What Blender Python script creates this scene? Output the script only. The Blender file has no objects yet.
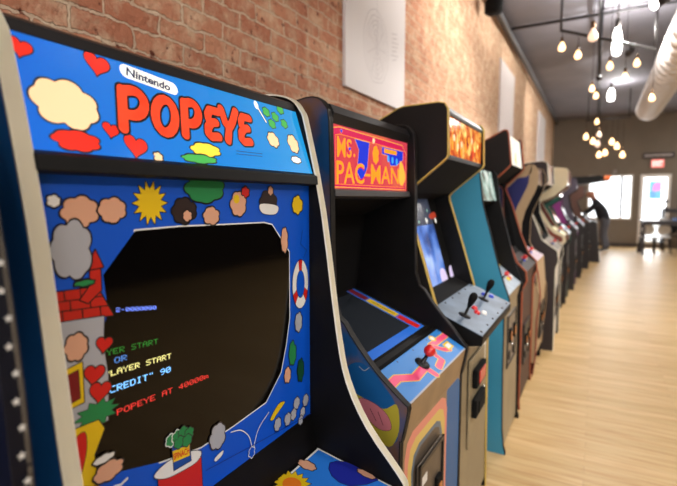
import bpy, bmesh, math, random
from mathutils import Vector
from math import sin, cos, pi, radians
random.seed(7)
S = bpy.context.scene
COL = S.collection

# ------------------------------------------------------------------ camera model (also used to place flat artwork on its real panel)
F_PX, EYE = 465.0, 1.5
YAW, PITCH = radians(29.0558), radians(5.4053)
FW = Vector((-sin(YAW)*cos(PITCH), cos(YAW)*cos(PITCH), -sin(PITCH)))
RT = Vector((cos(YAW), sin(YAW), 0)); UP = RT.cross(FW)
CAM = Vector((0, 0, EYE))
def ray(x, y): return FW + RT*((x-338.5)/F_PX) + UP*((243-y)/F_PX)
def atY(x, y, Y): d = ray(x, y); return CAM + d*(Y/d.y)

# ------------------------------------------------------------------ materials
def lin(c):
    c = c/255.0
    return c/12.92 if c <= .04045 else ((c+.055)/1.055)**2.4
def rgb(*c): return (lin(c[0]), lin(c[1]), lin(c[2]), 1)
MATS = {}
def mat(name, col=(128,128,128), rough=.5, metal=0, emit=0, ecol=None, coat=0, var=0, scale=8, spec=None, bump=0, col2=None):
    if name in MATS: return MATS[name]
    m = bpy.data.materials.new(name); m.use_nodes = True
    nt = m.node_tree; b = nt.nodes['Principled BSDF']
    b.inputs['Base Color'].default_value = rgb(*col)
    b.inputs['Roughness'].default_value = rough
    b.inputs['Metallic'].default_value = metal
    if coat:
        b.inputs['Coat Weight'].default_value = coat; b.inputs['Coat Roughness'].default_value = .08
    if spec is not None: b.inputs['Specular IOR Level'].default_value = spec
    if emit:
        b.inputs['Emission Color'].default_value = rgb(*(ecol or col)); b.inputs['Emission Strength'].default_value = emit
    if var or col2 or bump:
        tc = nt.nodes.new('ShaderNodeTexCoord'); n = nt.nodes.new('ShaderNodeTexNoise')
        n.inputs['Scale'].default_value = scale; n.inputs['Detail'].default_value = 6
        nt.links.new(tc.outputs['Object'], n.inputs['Vector'])
        r = nt.nodes.new('ShaderNodeValToRGB'); r.color_ramp.elements[0].position = .38; r.color_ramp.elements[1].position = .62
        c1 = rgb(*col)
        c0 = rgb(*col2) if col2 else tuple(x*(1-var) for x in c1[:3])+(1,)
        r.color_ramp.elements[0].color = c0; r.color_ramp.elements[1].color = c1
        nt.links.new(n.outputs['Fac'], r.inputs['Fac'])
        nt.links.new(r.outputs['Color'], b.inputs['Base Color'])
        if emit: nt.links.new(r.outputs['Color'], b.inputs['Emission Color'])
        if bump:
            bp = nt.nodes.new('ShaderNodeBump'); bp.inputs['Strength'].default_value = bump; bp.inputs['Distance'].default_value = .01
            nt.links.new(n.outputs['Fac'], bp.inputs['Height']); nt.links.new(bp.outputs['Normal'], b.inputs['Normal'])
    MATS[name] = m
    return m

def brick_material():
    m = bpy.data.materials.new('old_brick'); m.use_nodes = True; nt = m.node_tree; N = nt.nodes; L = nt.links
    b = N['Principled BSDF']; b.inputs['Roughness'].default_value = .9; b.inputs['Specular IOR Level'].default_value = .15
    tc = N.new('ShaderNodeTexCoord'); sx = N.new('ShaderNodeSeparateXYZ'); L.new(tc.outputs['Object'], sx.inputs[0])
    cb = N.new('ShaderNodeCombineXYZ'); L.new(sx.outputs['Y'], cb.inputs['X']); L.new(sx.outputs['Z'], cb.inputs['Y'])
    nz = N.new('ShaderNodeTexNoise'); nz.inputs['Scale'].default_value = 16; nz.inputs['Detail'].default_value = 8; nz.inputs['Roughness'].default_value = .65
    L.new(tc.outputs['Object'], nz.inputs['Vector'])
    mx = N.new('ShaderNodeMixRGB'); mx.blend_type = 'LINEAR_LIGHT'; mx.inputs['Fac'].default_value = .024
    L.new(cb.outputs[0], mx.inputs['Color1']); L.new(nz.outputs['Color'], mx.inputs['Color2'])
    br = N.new('ShaderNodeTexBrick')
    br.inputs['Color1'].default_value = rgb(206,144,112); br.inputs['Color2'].default_value = rgb(186,120,92)
    br.inputs['Mortar'].default_value = rgb(222,190,162); br.inputs['Scale'].default_value = 1
    br.inputs['Mortar Size'].default_value = .006; br.inputs['Mortar Smooth'].default_value = .35; br.inputs['Bias'].default_value = 0
    br.inputs['Brick Width'].default_value = .215; br.inputs['Row Height'].default_value = .074
    L.new(mx.outputs[0], br.inputs['Vector'])
    # limewash patches and dark chips; paling along Y paints in the brighter far light
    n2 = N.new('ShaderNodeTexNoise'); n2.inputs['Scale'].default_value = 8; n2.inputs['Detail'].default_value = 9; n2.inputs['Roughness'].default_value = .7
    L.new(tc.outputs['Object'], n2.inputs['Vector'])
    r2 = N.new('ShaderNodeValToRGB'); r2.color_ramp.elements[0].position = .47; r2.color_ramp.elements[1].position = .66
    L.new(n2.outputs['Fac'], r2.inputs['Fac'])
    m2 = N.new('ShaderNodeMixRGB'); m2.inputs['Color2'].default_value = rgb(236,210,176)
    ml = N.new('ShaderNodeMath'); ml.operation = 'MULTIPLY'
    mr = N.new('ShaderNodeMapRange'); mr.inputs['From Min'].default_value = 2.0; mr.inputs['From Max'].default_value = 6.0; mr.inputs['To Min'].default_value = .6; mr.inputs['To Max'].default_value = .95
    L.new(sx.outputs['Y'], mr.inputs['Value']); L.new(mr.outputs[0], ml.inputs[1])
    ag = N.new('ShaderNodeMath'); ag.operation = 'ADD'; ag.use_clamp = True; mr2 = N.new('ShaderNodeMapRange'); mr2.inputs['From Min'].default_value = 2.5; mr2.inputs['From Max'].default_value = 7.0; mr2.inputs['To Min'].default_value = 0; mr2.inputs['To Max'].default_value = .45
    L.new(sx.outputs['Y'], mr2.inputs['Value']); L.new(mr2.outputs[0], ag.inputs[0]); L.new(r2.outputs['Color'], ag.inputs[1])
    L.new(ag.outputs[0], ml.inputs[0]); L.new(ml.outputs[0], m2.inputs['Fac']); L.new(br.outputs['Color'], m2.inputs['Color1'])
    n3 = N.new('ShaderNodeTexNoise'); n3.inputs['Scale'].default_value = 30; n3.inputs['Detail'].default_value = 8
    L.new(tc.outputs['Object'], n3.inputs['Vector'])
    r3 = N.new('ShaderNodeValToRGB'); r3.color_ramp.elements[0].position = .29; r3.color_ramp.elements[1].position = .36
    L.new(n3.outputs['Fac'], r3.inputs['Fac'])
    m3 = N.new('ShaderNodeMixRGB'); m3.inputs['Color1'].default_value = rgb(118,66,50); L.new(r3.outputs['Color'], m3.inputs['Fac']); L.new(m2.outputs[0], m3.inputs['Color2'])
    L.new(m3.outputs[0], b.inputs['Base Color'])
    ad = N.new('ShaderNodeMath'); ad.operation = 'MULTIPLY_ADD'; ad.inputs[1].default_value = -1.2
    L.new(br.outputs['Fac'], ad.inputs[0]); L.new(n3.outputs['Fac'], ad.inputs[2])
    bp = N.new('ShaderNodeBump'); bp.inputs['Strength'].default_value = 1.0; bp.inputs['Distance'].default_value = .02
    L.new(ad.outputs[0], bp.inputs['Height']); L.new(bp.outputs['Normal'], b.inputs['Normal'])
    return m
def floor_material():
    m = bpy.data.materials.new('maple_planks'); m.use_nodes = True; nt = m.node_tree; N = nt.nodes; L = nt.links
    b = N['Principled BSDF']; b.inputs['Roughness'].default_value = .4; b.inputs['Specular IOR Level'].default_value = .35
    tc = N.new('ShaderNodeTexCoord')
    br = N.new('ShaderNodeTexBrick'); br.inputs['Scale'].default_value = 1
    br.inputs['Color1'].default_value = rgb(206,176,128); br.inputs['Color2'].default_value = rgb(188,158,108)
    br.inputs['Mortar'].default_value = rgb(168,136,96); br.inputs['Mortar Size'].default_value = .0012; br.inputs['Bias'].default_value = -.1
    br.inputs['Brick Width'].default_value = 1.1; br.inputs['Row Height'].default_value = .075
    L.new(tc.outputs['Object'], br.inputs['Vector'])
    mp = N.new('ShaderNodeMapping'); mp.inputs['Scale'].default_value = (1.2, 14, 1); L.new(tc.outputs['Object'], mp.inputs['Vector'])
    n = N.new('ShaderNodeTexNoise'); n.inputs['Scale'].default_value = 2.2; n.inputs['Detail'].default_value = 7; L.new(mp.outputs[0], n.inputs['Vector'])
    r = N.new('ShaderNodeValToRGB'); r.color_ramp.elements[0].position = .3; r.color_ramp.elements[0].color = rgb(214,178,130)
    r.color_ramp.elements[1].position = .6; r.color_ramp.elements[1].color = (1,1,1,1)
    L.new(n.outputs['Fac'], r.inputs['Fac'])
    mu = N.new('ShaderNodeMixRGB'); mu.blend_type = 'MULTIPLY'; mu.inputs['Fac'].default_value = .55
    L.new(br.outputs['Color'], mu.inputs['Color1']); L.new(r.outputs['Color'], mu.inputs['Color2']); L.new(mu.outputs[0], b.inputs['Base Color'])
    return m
def glow_material(name, cols, scale, strength, rough=.12, seed=0, detail=3):
    """a backlit or video surface with an abstract picture of several colours"""
    m = bpy.data.materials.new(name); m.use_nodes = True; nt = m.node_tree; N = nt.nodes; L = nt.links
    b = N['Principled BSDF']; b.inputs['Roughness'].default_value = rough
    tc = N.new('ShaderNodeTexCoord'); mp = N.new('ShaderNodeMapping'); mp.inputs['Location'].default_value = (seed*3.1, seed*1.7, seed)
    L.new(tc.outputs['Object'], mp.inputs['Vector'])
    n = N.new('ShaderNodeTexNoise'); n.inputs['Scale'].default_value = scale; n.inputs['Detail'].default_value = detail; L.new(mp.outputs[0], n.inputs['Vector'])
    r = N.new('ShaderNodeValToRGB'); e = r.color_ramp.elements
    while len(e) < len(cols): e.new(.5)
    for i, (p, c) in enumerate(cols): e[i].position = p; e[i].color = rgb(*c)
    L.new(n.outputs['Fac'], r.inputs['Fac'])
    L.new(r.outputs['Color'], b.inputs['Emission Color']); b.inputs['Emission Strength'].default_value = strength
    dk = N.new('ShaderNodeMixRGB'); dk.blend_type = 'MULTIPLY'; dk.inputs['Fac'].default_value = 1; dk.inputs['Color2'].default_value = (.3,.3,.3,1)
    L.new(r.outputs['Color'], dk.inputs['Color1']); L.new(dk.outputs[0], b.inputs['Base Color'])
    MATS[name] = m; return m

BLACK = mat('black_laminate', (13,11,11), .5, var=.3, scale=20, spec=.2)
BLACKM = mat('matte_black', (9,8,8), .85, spec=.2)
DARKPL = mat('dark_plastic', (30,28,30), .4, spec=.3)
CREAM = mat('cream_edge_trim', (255,248,228), .45)
CHROME = mat('chrome', (200,200,200), .2, 1)
DKMETAL = mat('dark_metal', (58,54,52), .4, .6)

# ------------------------------------------------------------------ mesh helpers
def smooth(pts, closed=False, n=5):
    """Catmull-Rom through 2D or 3D points"""
    P = [Vector(p) for p in pts]; out = []; k = len(P)
    rng = range(k) if closed else range(k-1)
    for i in rng:
        p1, p2 = P[i], P[(i+1) % k]
        p0 = P[i-1] if (closed or i > 0) else p1
        p3 = P[(i+2) % k] if (closed or i+2 < k) else p2
        for j in range(n):
            t = j/n
            out.append(.5*((2*p1)+(p2-p0)*t+(2*p0-5*p1+4*p2-p3)*t*t+(3*p1-p0-3*p2+p3)*t**3))
    if not closed: out.append(P[-1])
    return out
class MB:
    def __init__(s): s.v = []; s.f = []; s.m = []; s.mats = []; s.sm = []
    def mi(s, m):
        if m not in s.mats: s.mats.append(m)
        return s.mats.index(m)
    def add(s, vs, fs, m, sm=False):
        o = len(s.v); s.v += [Vector(v) for v in vs]; k = s.mi(m)
        for f in fs: s.f.append([o+i for i in f]); s.m.append(k); s.sm.append(sm)
        return s
    def box(s, a, b, m):
        x0,y0,z0 = a; x1,y1,z1 = b
        return s.add([(x0,y0,z0),(x1,y0,z0),(x1,y1,z0),(x0,y1,z0),(x0,y0,z1),(x1,y0,z1),(x1,y1,z1),(x0,y1,z1)],
              [(0,3,2,1),(4,5,6,7),(0,1,5,4),(1,2,6,5),(2,3,7,6),(3,0,4,7)], m)
    def prism(s, poly, y0, y1, m, mnear=None, mfar=None):
        """poly in (x,z), extruded along y"""
        k = len(poly); vs = [(p[0],y0,p[1]) for p in poly]+[(p[0],y1,p[1]) for p in poly]
        s.add(vs, [tuple(range(k))], mnear or m); o = len(s.v)-2*k
        km = s.mi(mfar or m); s.f.append([o+k+i for i in reversed(range(k))]); s.m.append(km); s.sm.append(False)
        km = s.mi(m)
        for i in range(k):
            j = (i+1) % k; s.f.append([o+j, o+i, o+k+i, o+k+j]); s.m.append(km); s.sm.append(False)
        return s
    def tube(s, pts, r, m, n=10, cap=True, sm=True):
        P = [Vector(p) for p in pts]; R = r if isinstance(r, (list,tuple)) else [r]*len(P); rings = []; vs = []; fs = []
        up = Vector((0,0,1)); prev = None
        for i, p in enumerate(P):
            d = (P[min(i+1,len(P)-1)]-P[max(i-1,0)]).normalized()
            if prev is None:
                a = d.cross(up if abs(d.z) < .95 else Vector((1,0,0))).normalized()
            else:
                a = (prev-d*prev.dot(d)).normalized()
            prev = a; b = d.cross(a)
            for j in range(n):
                t = 2*pi*j/n; vs.append(p+(a*cos(t)+b*sin(t))*R[i])
        for i in range(len(P)-1):
            for j in range(n):
                fs.append((i*n+j, i*n+(j+1)%n, (i+1)*n+(j+1)%n, (i+1)*n+j))
        if cap: fs.append(tuple(reversed(range(n)))); fs.append(tuple((len(P)-1)*n+j for j in range(n)))
        return s.add(vs, fs, m, sm)
    def lathe(s, prof, c, m, n=16, axis=(0,0,1)):
        """prof: (radius, height) pairs along axis from c"""
        ax = Vector(axis).normalized(); c = Vector(c)
        a = ax.cross(Vector((0,0,1)) if abs(ax.z) < .9 else Vector((1,0,0))).normalized(); b = ax.cross(a)
        vs = []; fs = []
        for r, h in prof:
            for j in range(n):
                t = 2*pi*j/n; vs.append(c+ax*h+(a*cos(t)+b*sin(t))*max(r,1e-5))
        for i in range(len(prof)-1):
            for j in range(n): fs.append((i*n+j, i*n+(j+1)%n, (i+1)*n+(j+1)%n, (i+1)*n+j))
        fs.append(tuple(reversed(range(n)))); fs.append(tuple((len(prof)-1)*n+j for j in range(n)))
        return s.add(vs, fs, m, True)
    def ball(s, c, r, m, n=14):
        return s.lathe([(r*sin(pi*i/10), -r*cos(pi*i/10)) for i in range(11)], c, m, n)
    def build(s, name, parent=None, bevel=0, **props):
        me = bpy.data.meshes.new(name); off = Vector(parent['_w']) if parent is not None and '_w' in parent else Vector((0,0,0))
        me.from_pydata([v-off for v in s.v], [], s.f)
        for m in s.mats: me.materials.append(m)
        for p, k, q in zip(me.polygons, s.m, s.sm): p.material_index = k; p.use_smooth = q
        me.update()
        o = bpy.data.objects.new(name, me); COL.objects.link(o)
        if parent is not None: o.parent = parent; o['_w'] = tuple(off)
        for k, v in props.items(): o[k] = v
        if bevel:
            b = o.modifiers.new('bevel', 'BEVEL'); b.width = bevel; b.segments = 2; b.limit_method = 'ANGLE'; b.angle_limit = radians(50)
        return o
def thing(name, loc, label, cat, group=None):
    o = bpy.data.objects.new(name, None); COL.objects.link(o); o.location = loc; o['_w'] = tuple(loc); o.empty_display_size = .1
    o['label'] = label; o['category'] = cat
    if group: o['group'] = group
    return o
def tag(o, label, cat, group=None):
    o['label'] = label; o['category'] = cat
    if group: o['group'] = group
    return o
def struct(o): o['kind'] = 'structure'; return o
def pbox(a, b, m): return MB().box(a, b, m)

# ------------------------------------------------------------------ flat artwork on a panel
_txt = {}
def text_mesh(body, bold=.0):
    key = (body, bold)
    if key in _txt: return _txt[key]
    cu = bpy.data.curves.new('lettering', 'FONT'); cu.body = body; cu.size = 1; cu.offset = bold; cu.resolution_u = 3
    o = bpy.data.objects.new('lettering', cu); COL.objects.link(o)
    dg = bpy.context.evaluated_depsgraph_get(); dg.update()
    me = bpy.data.meshes.new_from_object(o.evaluated_get(dg))
    vs = [(v.co.x, v.co.y) for v in me.vertices]; fs = [tuple(p.vertices) for p in me.polygons]
    bpy.data.objects.remove(o); bpy.data.curves.remove(cu); bpy.data.meshes.remove(me)
    x0 = min(v[0] for v in vs); x1 = max(v[0] for v in vs); y0 = min(v[1] for v in vs); y1 = max(v[1] for v in vs)
    vs = [((x-x0)/(x1-x0), (y-y0)/(y1-y0)) for x, y in vs]
    _txt[key] = (vs, fs, (x1-x0)/(y1-y0)); return _txt[key]
class Art:
    """plane through o spanned by u and v; w is the outward normal. Layers stack by fractions of a millimetre."""
    def __init__(s, o, u, v, step=.00002):
        s.o = Vector(o); s.u = Vector(u).normalized(); s.v = Vector(v).normalized(); s.w = s.u.cross(s.v).normalized(); s.mb = MB(); s.k = 1; s.step = step
    def p(s, q): return s.o+s.u*q[0]+s.v*q[1]+s.w*(s.step*s.k)
    def pix(s, x, y):
        d = ray(x, y); t = (s.o-CAM).dot(s.w)/d.dot(s.w); h = CAM+d*t-s.o
        return Vector((h.dot(s.u), h.dot(s.v)))
    def px(s, pts): return [s.pix(*q) for q in pts]
    def poly(s, pts, m):
        s.mb.add([s.p(q) for q in pts], [tuple(range(len(pts)))], m); s.k += 1; return s
    def disc(s, c, r, m, n=20, ry=None, up=True):
        ry = ry or r; s.mb.add([s.p((c[0]+r*cos(2*pi*i/n), c[1]+ry*sin(2*pi*i/n))) for i in range(n)], [tuple(range(n))], m)
        if up: s.k += 1
        return s
    def stroke(s, pts, w, m, closed=False, up=True):
        P = [Vector((q[0], q[1])) for q in pts]; k = len(P)
        for i in range(k if closed else k-1):
            a, b = P[i], P[(i+1) % k]; d = b-a
            if d.length < 1e-7: continue
            n = Vector((-d.y, d.x)).normalized()*w/2
            s.mb.add([s.p(a+n), s.p(a-n), s.p(b-n), s.p(b+n)], [(0,1,2,3)], m)
            s.k += .001
        for q in P:
            s.disc(q, w/2, m, 10 if w < .01 else 20, up=False); s.k += .001
        if up: s.k += 1
        return s
    def shape(s, pts, m, line=None, w=.003, sm=True):
        P = smooth(pts, True, 4) if sm else [Vector(q) for q in pts]
        if line: s.stroke(P, w, line, True)
        return s.poly(P, m)
    def text(s, body, quad, m, bold=.02):
        """quad: bottom-left, bottom-right, top-right, top-left in panel coordinates"""
        vs, fs, _ = text_mesh(body, bold); a, b, c, d = [Vector(q) for q in quad]
        s.mb.add([s.p((a*(1-x)+b*x)*(1-y)+(d*(1-x)+c*x)*y) for x, y in vs], fs, m); s.k += 1; return s
    def pixeltext(s, body, a, b, h, m):
        a = Vector(a); b = Vector(b); n = len(body); d = (b-a)/n; up = Vector((0, h/7)); e = d/6.0
        for i, ch in enumerate(body):
            for r, row in enumerate(FONT.get(ch, [])):
                for c in range(5):
                    if row[c] == '#':
                        q = a+d*i+e*c+up*(6-r)
                        s.mb.add([s.p(q), s.p(q+e*1.05), s.p(q+e*1.05+up*1.02), s.p(q+up*1.02)], [(0,1,2,3)], m)
        s.k += 1; return s
    def build(s, name, parent, **k): return s.mb.build(name, parent, **k)
def G(t): return t.split()
FONT = {
 'A': G('.###. #...# #...# ##### #...# #...# #...#'), 'C': G('.#### #.... #.... #.... #.... #.... .####'),
 'D': G('####. #...# #...# #...# #...# #...# ####.'), 'E': G('##### #.... #.... ####. #.... #.... #####'),
 'I': G('.###. ..#.. ..#.. ..#.. ..#.. ..#.. .###.'), 'L': G('#.... #.... #.... #.... #.... #.... #####'),
 'O': G('.###. #...# #...# #...# #...# #...# .###.'), 'P': G('####. #...# #...# ####. #.... #.... #....'),
 'R': G('####. #...# #...# ####. #.#.. #..#. #...#'), 'S': G('.#### #.... #.... .###. ....# ....# ####.'),
 'T': G('##### ..#.. ..#.. ..#.. ..#.. ..#.. ..#..'), 'Y': G('#...# #...# .#.#. ..#.. ..#.. ..#.. ..#..'),
 '0': G('.###. #...# #..## #.#.# ##..# #...# .###.'), '1': G('..#.. .##.. ..#.. ..#.. ..#.. ..#.. .###.'),
 '2': G('.###. #...# ....# ..##. .#... #.... #####'), '4': G('...#. ..##. .#.#. #..#. ##### ...#. ...#.'),
 '9': G('.###. #...# #...# .#### ....# ...#. .##..'), '"': G('.#.#. .#.#. ..... ..... ..... ..... .....'),
 '-': G('..... ..... ..... .###. ..... ..... .....'), 'm': G('..... ..... ##.#. #.#.# #.#.# #.#.# #...#')}
def xz_art(p_bottom, p_top, y0, step=.00002):
    return Art((p_bottom[0], y0, p_bottom[1]), (0,1,0), (p_top[0]-p_bottom[0], 0, p_top[1]-p_bottom[1]), step)

# ------------------------------------------------------------------ cabinet builder
T = .02
def slab(name, root, p1, p2, y0, y1, m, th=.012, bevel=0, **k):
    """board whose visible face runs from p1 (upper) to p2 (lower) in the x-z plane"""
    a, b = Vector(p1), Vector(p2); d = (b-a).normalized(); n = Vector((d.y, -d.x))*th     # into the cabinet
    mb = MB().prism([a, b, b+n, a+n] , y0, y1, m)
    return mb.build(name, root, bevel, **k)
def ribbon(path, off, y0, y1, m):
    mb = MB(); P = [Vector(p) for p in path]; n = len(P); out = []
    for i in range(n):
        d = (P[min(i+1,n-1)]-P[max(i-1,0)]).normalized(); out.append(P[i]+Vector((-d.y, d.x))*off)
    for i in range(n-1):
        mb.prism([P[i], P[i+1], out[i+1], out[i]], y0-.0008, y1+.0008, m)
    return mb
def sides(root, path, y0, y1, xb, outer, inner, trim, sm=3, trim_off=.004, zb=0, ztop=None, foot=None, outer_far=None, trim_far=None, far_dx=0):
    P = smooth(path, False, sm) if sm > 1 else [Vector(p) for p in path]
    poly = list(P)+[Vector((xb, zb)), Vector((xb, ztop or path[0][1]))]
    objs = []
    for (a, b, mn, mf) in ((y0, y0+T, outer, inner), (y1-T, y1, inner, outer_far or outer)):
        Q = P
        if far_dx and a > y0: Q = [Vector((p.x+far_dx*min(1, max(0, (p.y-.96)/.06)), p.y)) for p in P]
        mb = MB().prism(list(Q)+poly[-2:], a, b, trim, mn, mf)
        o = mb.build('side_panel', root); objs.append(o)
        ribbon(Q, -trim_off, a, b, (trim_far or trim) if a > y0 else trim).build('edge_trim', o)
    return objs
def coin_door(root, x, ya, yb, za, zb, m, slots=2, red=False):
    d = pbox((x, ya, za), (x+.008, yb, zb), m).build('coin_door', root, .004)
    fr = MB(); w = .012
    for (a, b, c, e) in ((ya, ya+w, za, zb), (yb-w, yb, za, zb), (ya, yb, za, za+w), (ya, yb, zb-w, zb)): fr.box((x+.007, a, c), (x+.014, b, e), DKMETAL)
    fr.build('door_frame', d)
    n = slots; W = (yb-ya)
    for i in range(n):
        c = ya+W*(i+.5)/n
        pbox((x+.007, c-.022, za+(zb-za)*.45), (x+.02, c+.022, za+(zb-za)*.72), BLACKM).build('coin_slot', d, .003)
        pbox((x+.02, c-.012, za+(zb-za)*.5), (x+.024, c+.012, za+(zb-za)*.66), RED if red else mat('amber_button', (190,120,60), .4)).build('reject_button', d)
        pbox((x+.007, c-.02, za+(zb-za)*.12), (x+.016, c+.02, za+(zb-za)*.28), DARKPL).build('coin_return', d, .002)
    MB().lathe([(.009,0),(.009,.012),(.004,.012)], (x+.008, (ya+yb)/2, za+(zb-za)*.35), CHROME, 12, (1,0,0)).build('lock', d)
    return d
RED = mat('red_plastic', (206,30,30), .3, coat=.5)
BLUEP = mat('blue_plastic', (34,60,190), .3)
WHITEP = mat('white_plastic', (232,230,224), .4)
YELP = mat('yellow_plastic', (226,200,50), .3)
def joystick(root, c, n, hball, m_shaft, m_ball, r=.017, bat=False):
    c = Vector(c); n = Vector(n).normalized()
    mb = MB().lathe([(.026,0),(.026,.003),(.012,.006),(.006,.007),(.0055,hball)], c, m_shaft, 14, n)
    j = mb.build('joystick', root)
    if bat: MB().lathe([(.006,0),(.010,.012),(.0155,.035),(.0165,.05),(.012,.062),(.004,.067)], c+n*(hball-.035), m_ball, 14, n).build('bat_grip', j)
    else: MB().ball(c+n*hball, r, m_ball).build('ball_knob', j)
    return j
def button(root, c, n, m, r=.013):
    return MB().lathe([(r*1.25,0),(r*1.25,.004),(r,.005),(r,.010),(r*.8,.012)], c, m, 14, n).build('button', root)

# ================================================================== SETTING
XW, YF, ZC, XR, YB = -1.38, 17.2, 4.07, 5.6, -4.2
struct(MB().add([(XW,YB,0),(XR,YB,0),(XR,YF,0),(XW,YF,0)], [(0,1,2,3)], floor_material()).build('floor'))
CEIL = mat('ceiling_paint', (126,124,132), .8, var=.12, scale=1.5)
ce = MB().add([(XW,YB,ZC),(XR,YB,ZC),(XR,YF,ZC),(XW,YF,ZC)], [(0,3,2,1)], CEIL)
struct(ce.build('ceiling'))
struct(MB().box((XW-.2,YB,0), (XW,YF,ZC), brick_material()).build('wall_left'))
WALLB = mat('brown_wall_paint', (124,112,98), .75, var=.06, scale=3)
WHITEF = mat('white_window_frame', (236,230,222), .4)
def holed_wall(x0, x1, y0, y1, z1, holes, m):
    mb = MB(); xs = x0
    for (a, b, c, d) in sorted(holes):
        mb.box((xs, y0, 0), (a, y1, z1), m)
        if c > 0: mb.box((a, y0, 0), (b, y1, c), m)
        mb.box((a, y0, d), (b, y1, z1), m); xs = b
    mb.box((xs, y0, 0), (x1, y1, z1), m); return mb
WINS = [(-.30, .93, .86, 2.25), (1.12, 1.90, .12, 2.25), (3.0, 4.8, .86, 2.25)]
struct(holed_wall(XW-.2, XR, YF, YF+.2, ZC, WINS, WALLB).build('wall_far'))
GL = bpy.data.materials.new('window_glass'); GL.use_nodes = True
_n = GL.node_tree.nodes; _l = GL.node_tree.links; _n.remove(_n['Principled BSDF'])
_t = _n.new('ShaderNodeBsdfTransparent'); _g = _n.new('ShaderNodeBsdfGlossy'); _g.inputs['Roughness'].default_value = .03
_m = _n.new('ShaderNodeMixShader'); _m.inputs[0].default_value = .06
_l.new(_t.outputs[0], _m.inputs[1]); _l.new(_g.outputs[0], _m.inputs[2]); _l.new(_m.outputs[0], _n['Material Output'].inputs[0])
for i, (a, b, c, d) in enumerate(WINS):
    f = MB(); w = .09 if i == 1 else .05
    for (x0, x1, z0, z1) in ((a,a+w,c,d),(b-w,b,c,d),(a+w,b-w,c,c+w),(a+w,b-w,d-w,d)): f.box((x0,YF-.03,z0),(x1,YF+.12,z1),WHITEF)
    if i != 1:
        mu = a+(b-a)*.76 if i == 0 else (a+b)/2; f.box((mu-.035,YF-.02,c+w),(mu+.035,YF+.1,d-w), mat('grey_mullion', (120,116,116), .5))
    fo = struct(f.build('window_%d' % (i+1)))
    MB().box((a+w,YF+.05,c+w),(b-w,YF+.056,d-w), GL).build('pane', fo)
struct(MB().box((XW, YF-.025, 0), (1.1, YF-.002, .11), mat('dark_skirting', (70,60,54), .6)).build('baseboard_far'))
struct(MB().box((XR,YB,0), (XR+.2,YF,ZC), mat('right_wall_paint', (50,42,38), .8)).build('wall_right'))
REARW = [(-.9, 4.9, .5, 3.4)]  # unseen rear window, added to let in light
struct(holed_wall(XW-.2, XR+.2, YB-.2, YB, ZC, REARW, WALLB).build('wall_back'))
f = MB()
for x in (-.9, 1.0, 2.95, 4.85): f.box((x,YB-.1,.5),(x+.06,YB-.02,3.4),WHITEF)
for z in (.5, 2.5, 3.34): f.box((-.9,YB-.1,z),(4.9,YB-.02,z+.06),WHITEF)
fo = struct(f.build('window_4')); MB().box((-.88,YB-.07,.53),(4.88,YB-.064,3.38), GL).build('pane', fo)
# pavement seen through the windows
struct(MB().box((-14,YF+.2,-.12),(18,YF+16,-.02), mat('pale_pavement', (214,208,198), .8, var=.1)).build('trim_1'))

# ================================================================== 1. foreground cabinet with the blue marquee
MBLUE = mat('marquee_blue', (16,70,150), .16, emit=.75, ecol=(18,116,234), coat=.6)
EM = lambda n, c, e=.75: mat('lit_'+n, c, .2, emit=e, coat=.4)
LRED, LBLK, LWHT, LORG, LGRN, LYEL, LCRM, LLBL = EM('red',(226,44,30),.7), mat('ink_black',(14,12,16),.3), EM('white',(240,240,236),.7), EM('orange_red',(236,72,40),.6), EM('green',(70,170,80)), EM('yellow',(240,214,70)), EM('cream',(240,206,160)), EM('light_blue',(60,160,240))
P = lambda n, c, r=.45: mat('print_'+n, c, r, spec=.3)
PBLUE, PRED, PWHT, PYEL, PGRN, PGRY, PPNK, PSKN, PDKG = P('blue',(4,80,196)), P('red',(200,30,24)), P('white',(226,224,220)), P('yellow',(224,186,20)), P('green',(34,128,70)), P('grey',(166,166,172)), P('pink',(232,110,140)), P('peach',(214,160,130)), P('dark_green',(16,70,44))
y0, y1 = .305, 1.005
c1 = thing('arcade_cabinet', (-.75, (y0+y1)/2, 0), 'large foreground arcade cabinet with blue POPEYE marquee and cream edge trim', 'arcade machine', 'arcade cabinets along the brick wall')
SIDEB = mat('cabinet_blue_laminate', (30,104,176), .4, var=.08)
p1 = [(-.80,1.772),(-.728,1.765),(-.681,1.749),(-.655,1.72),(-.64,1.68),(-.594,1.473),(-.551,1.173),(-.523,1.048),(-.467,.944),(-.386,.851),(-.366,.817),(-.375,.77),(-.41,.70),(-.42,.64),(-.42,.05),(-.42,0)]
sides(c1, p1, y0, y1, -1.15, SIDEB, BLACK, CREAM)
ya, yb = y0+T, y1-T
slab('top_panel', c1, (-1.1,1.738), (-.70,1.741), ya, yb, BLACK)
pbox((-1.15,ya,.05),(-1.135,yb,1.72), BLACK).build('back_panel', c1)
fr = MB().prism([(-.71,1.742),(-.688,1.742),(-.674,1.734),(-.668,1.716),(-.71,1.716)], ya, yb, DARKPL).prism([(-.62,1.562),(-.606,1.556),(-.604,1.535),(-.64,1.532),(-.66,1.562)], ya, yb, BLACK)
fr.build('marquee_frame', c1, .002)
mq = slab('marquee', c1, (-.67,1.717), (-.62,1.56), ya, yb, MBLUE, .006)
nt = MBLUE.node_tree; tcn = nt.nodes.new('ShaderNodeTexCoord'); sxn = nt.nodes.new('ShaderNodeSeparateXYZ'); nt.links.new(tcn.outputs['Object'], sxn.inputs[0])
rpn = nt.nodes.new('ShaderNodeValToRGB'); mrn = nt.nodes.new('ShaderNodeMapRange'); mrn.inputs['From Min'].default_value = -.33; mrn.inputs['From Max'].default_value = .33
nt.links.new(sxn.outputs['Y'], mrn.inputs['Value']); nt.links.new(mrn.outputs[0], rpn.inputs['Fac'])
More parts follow.
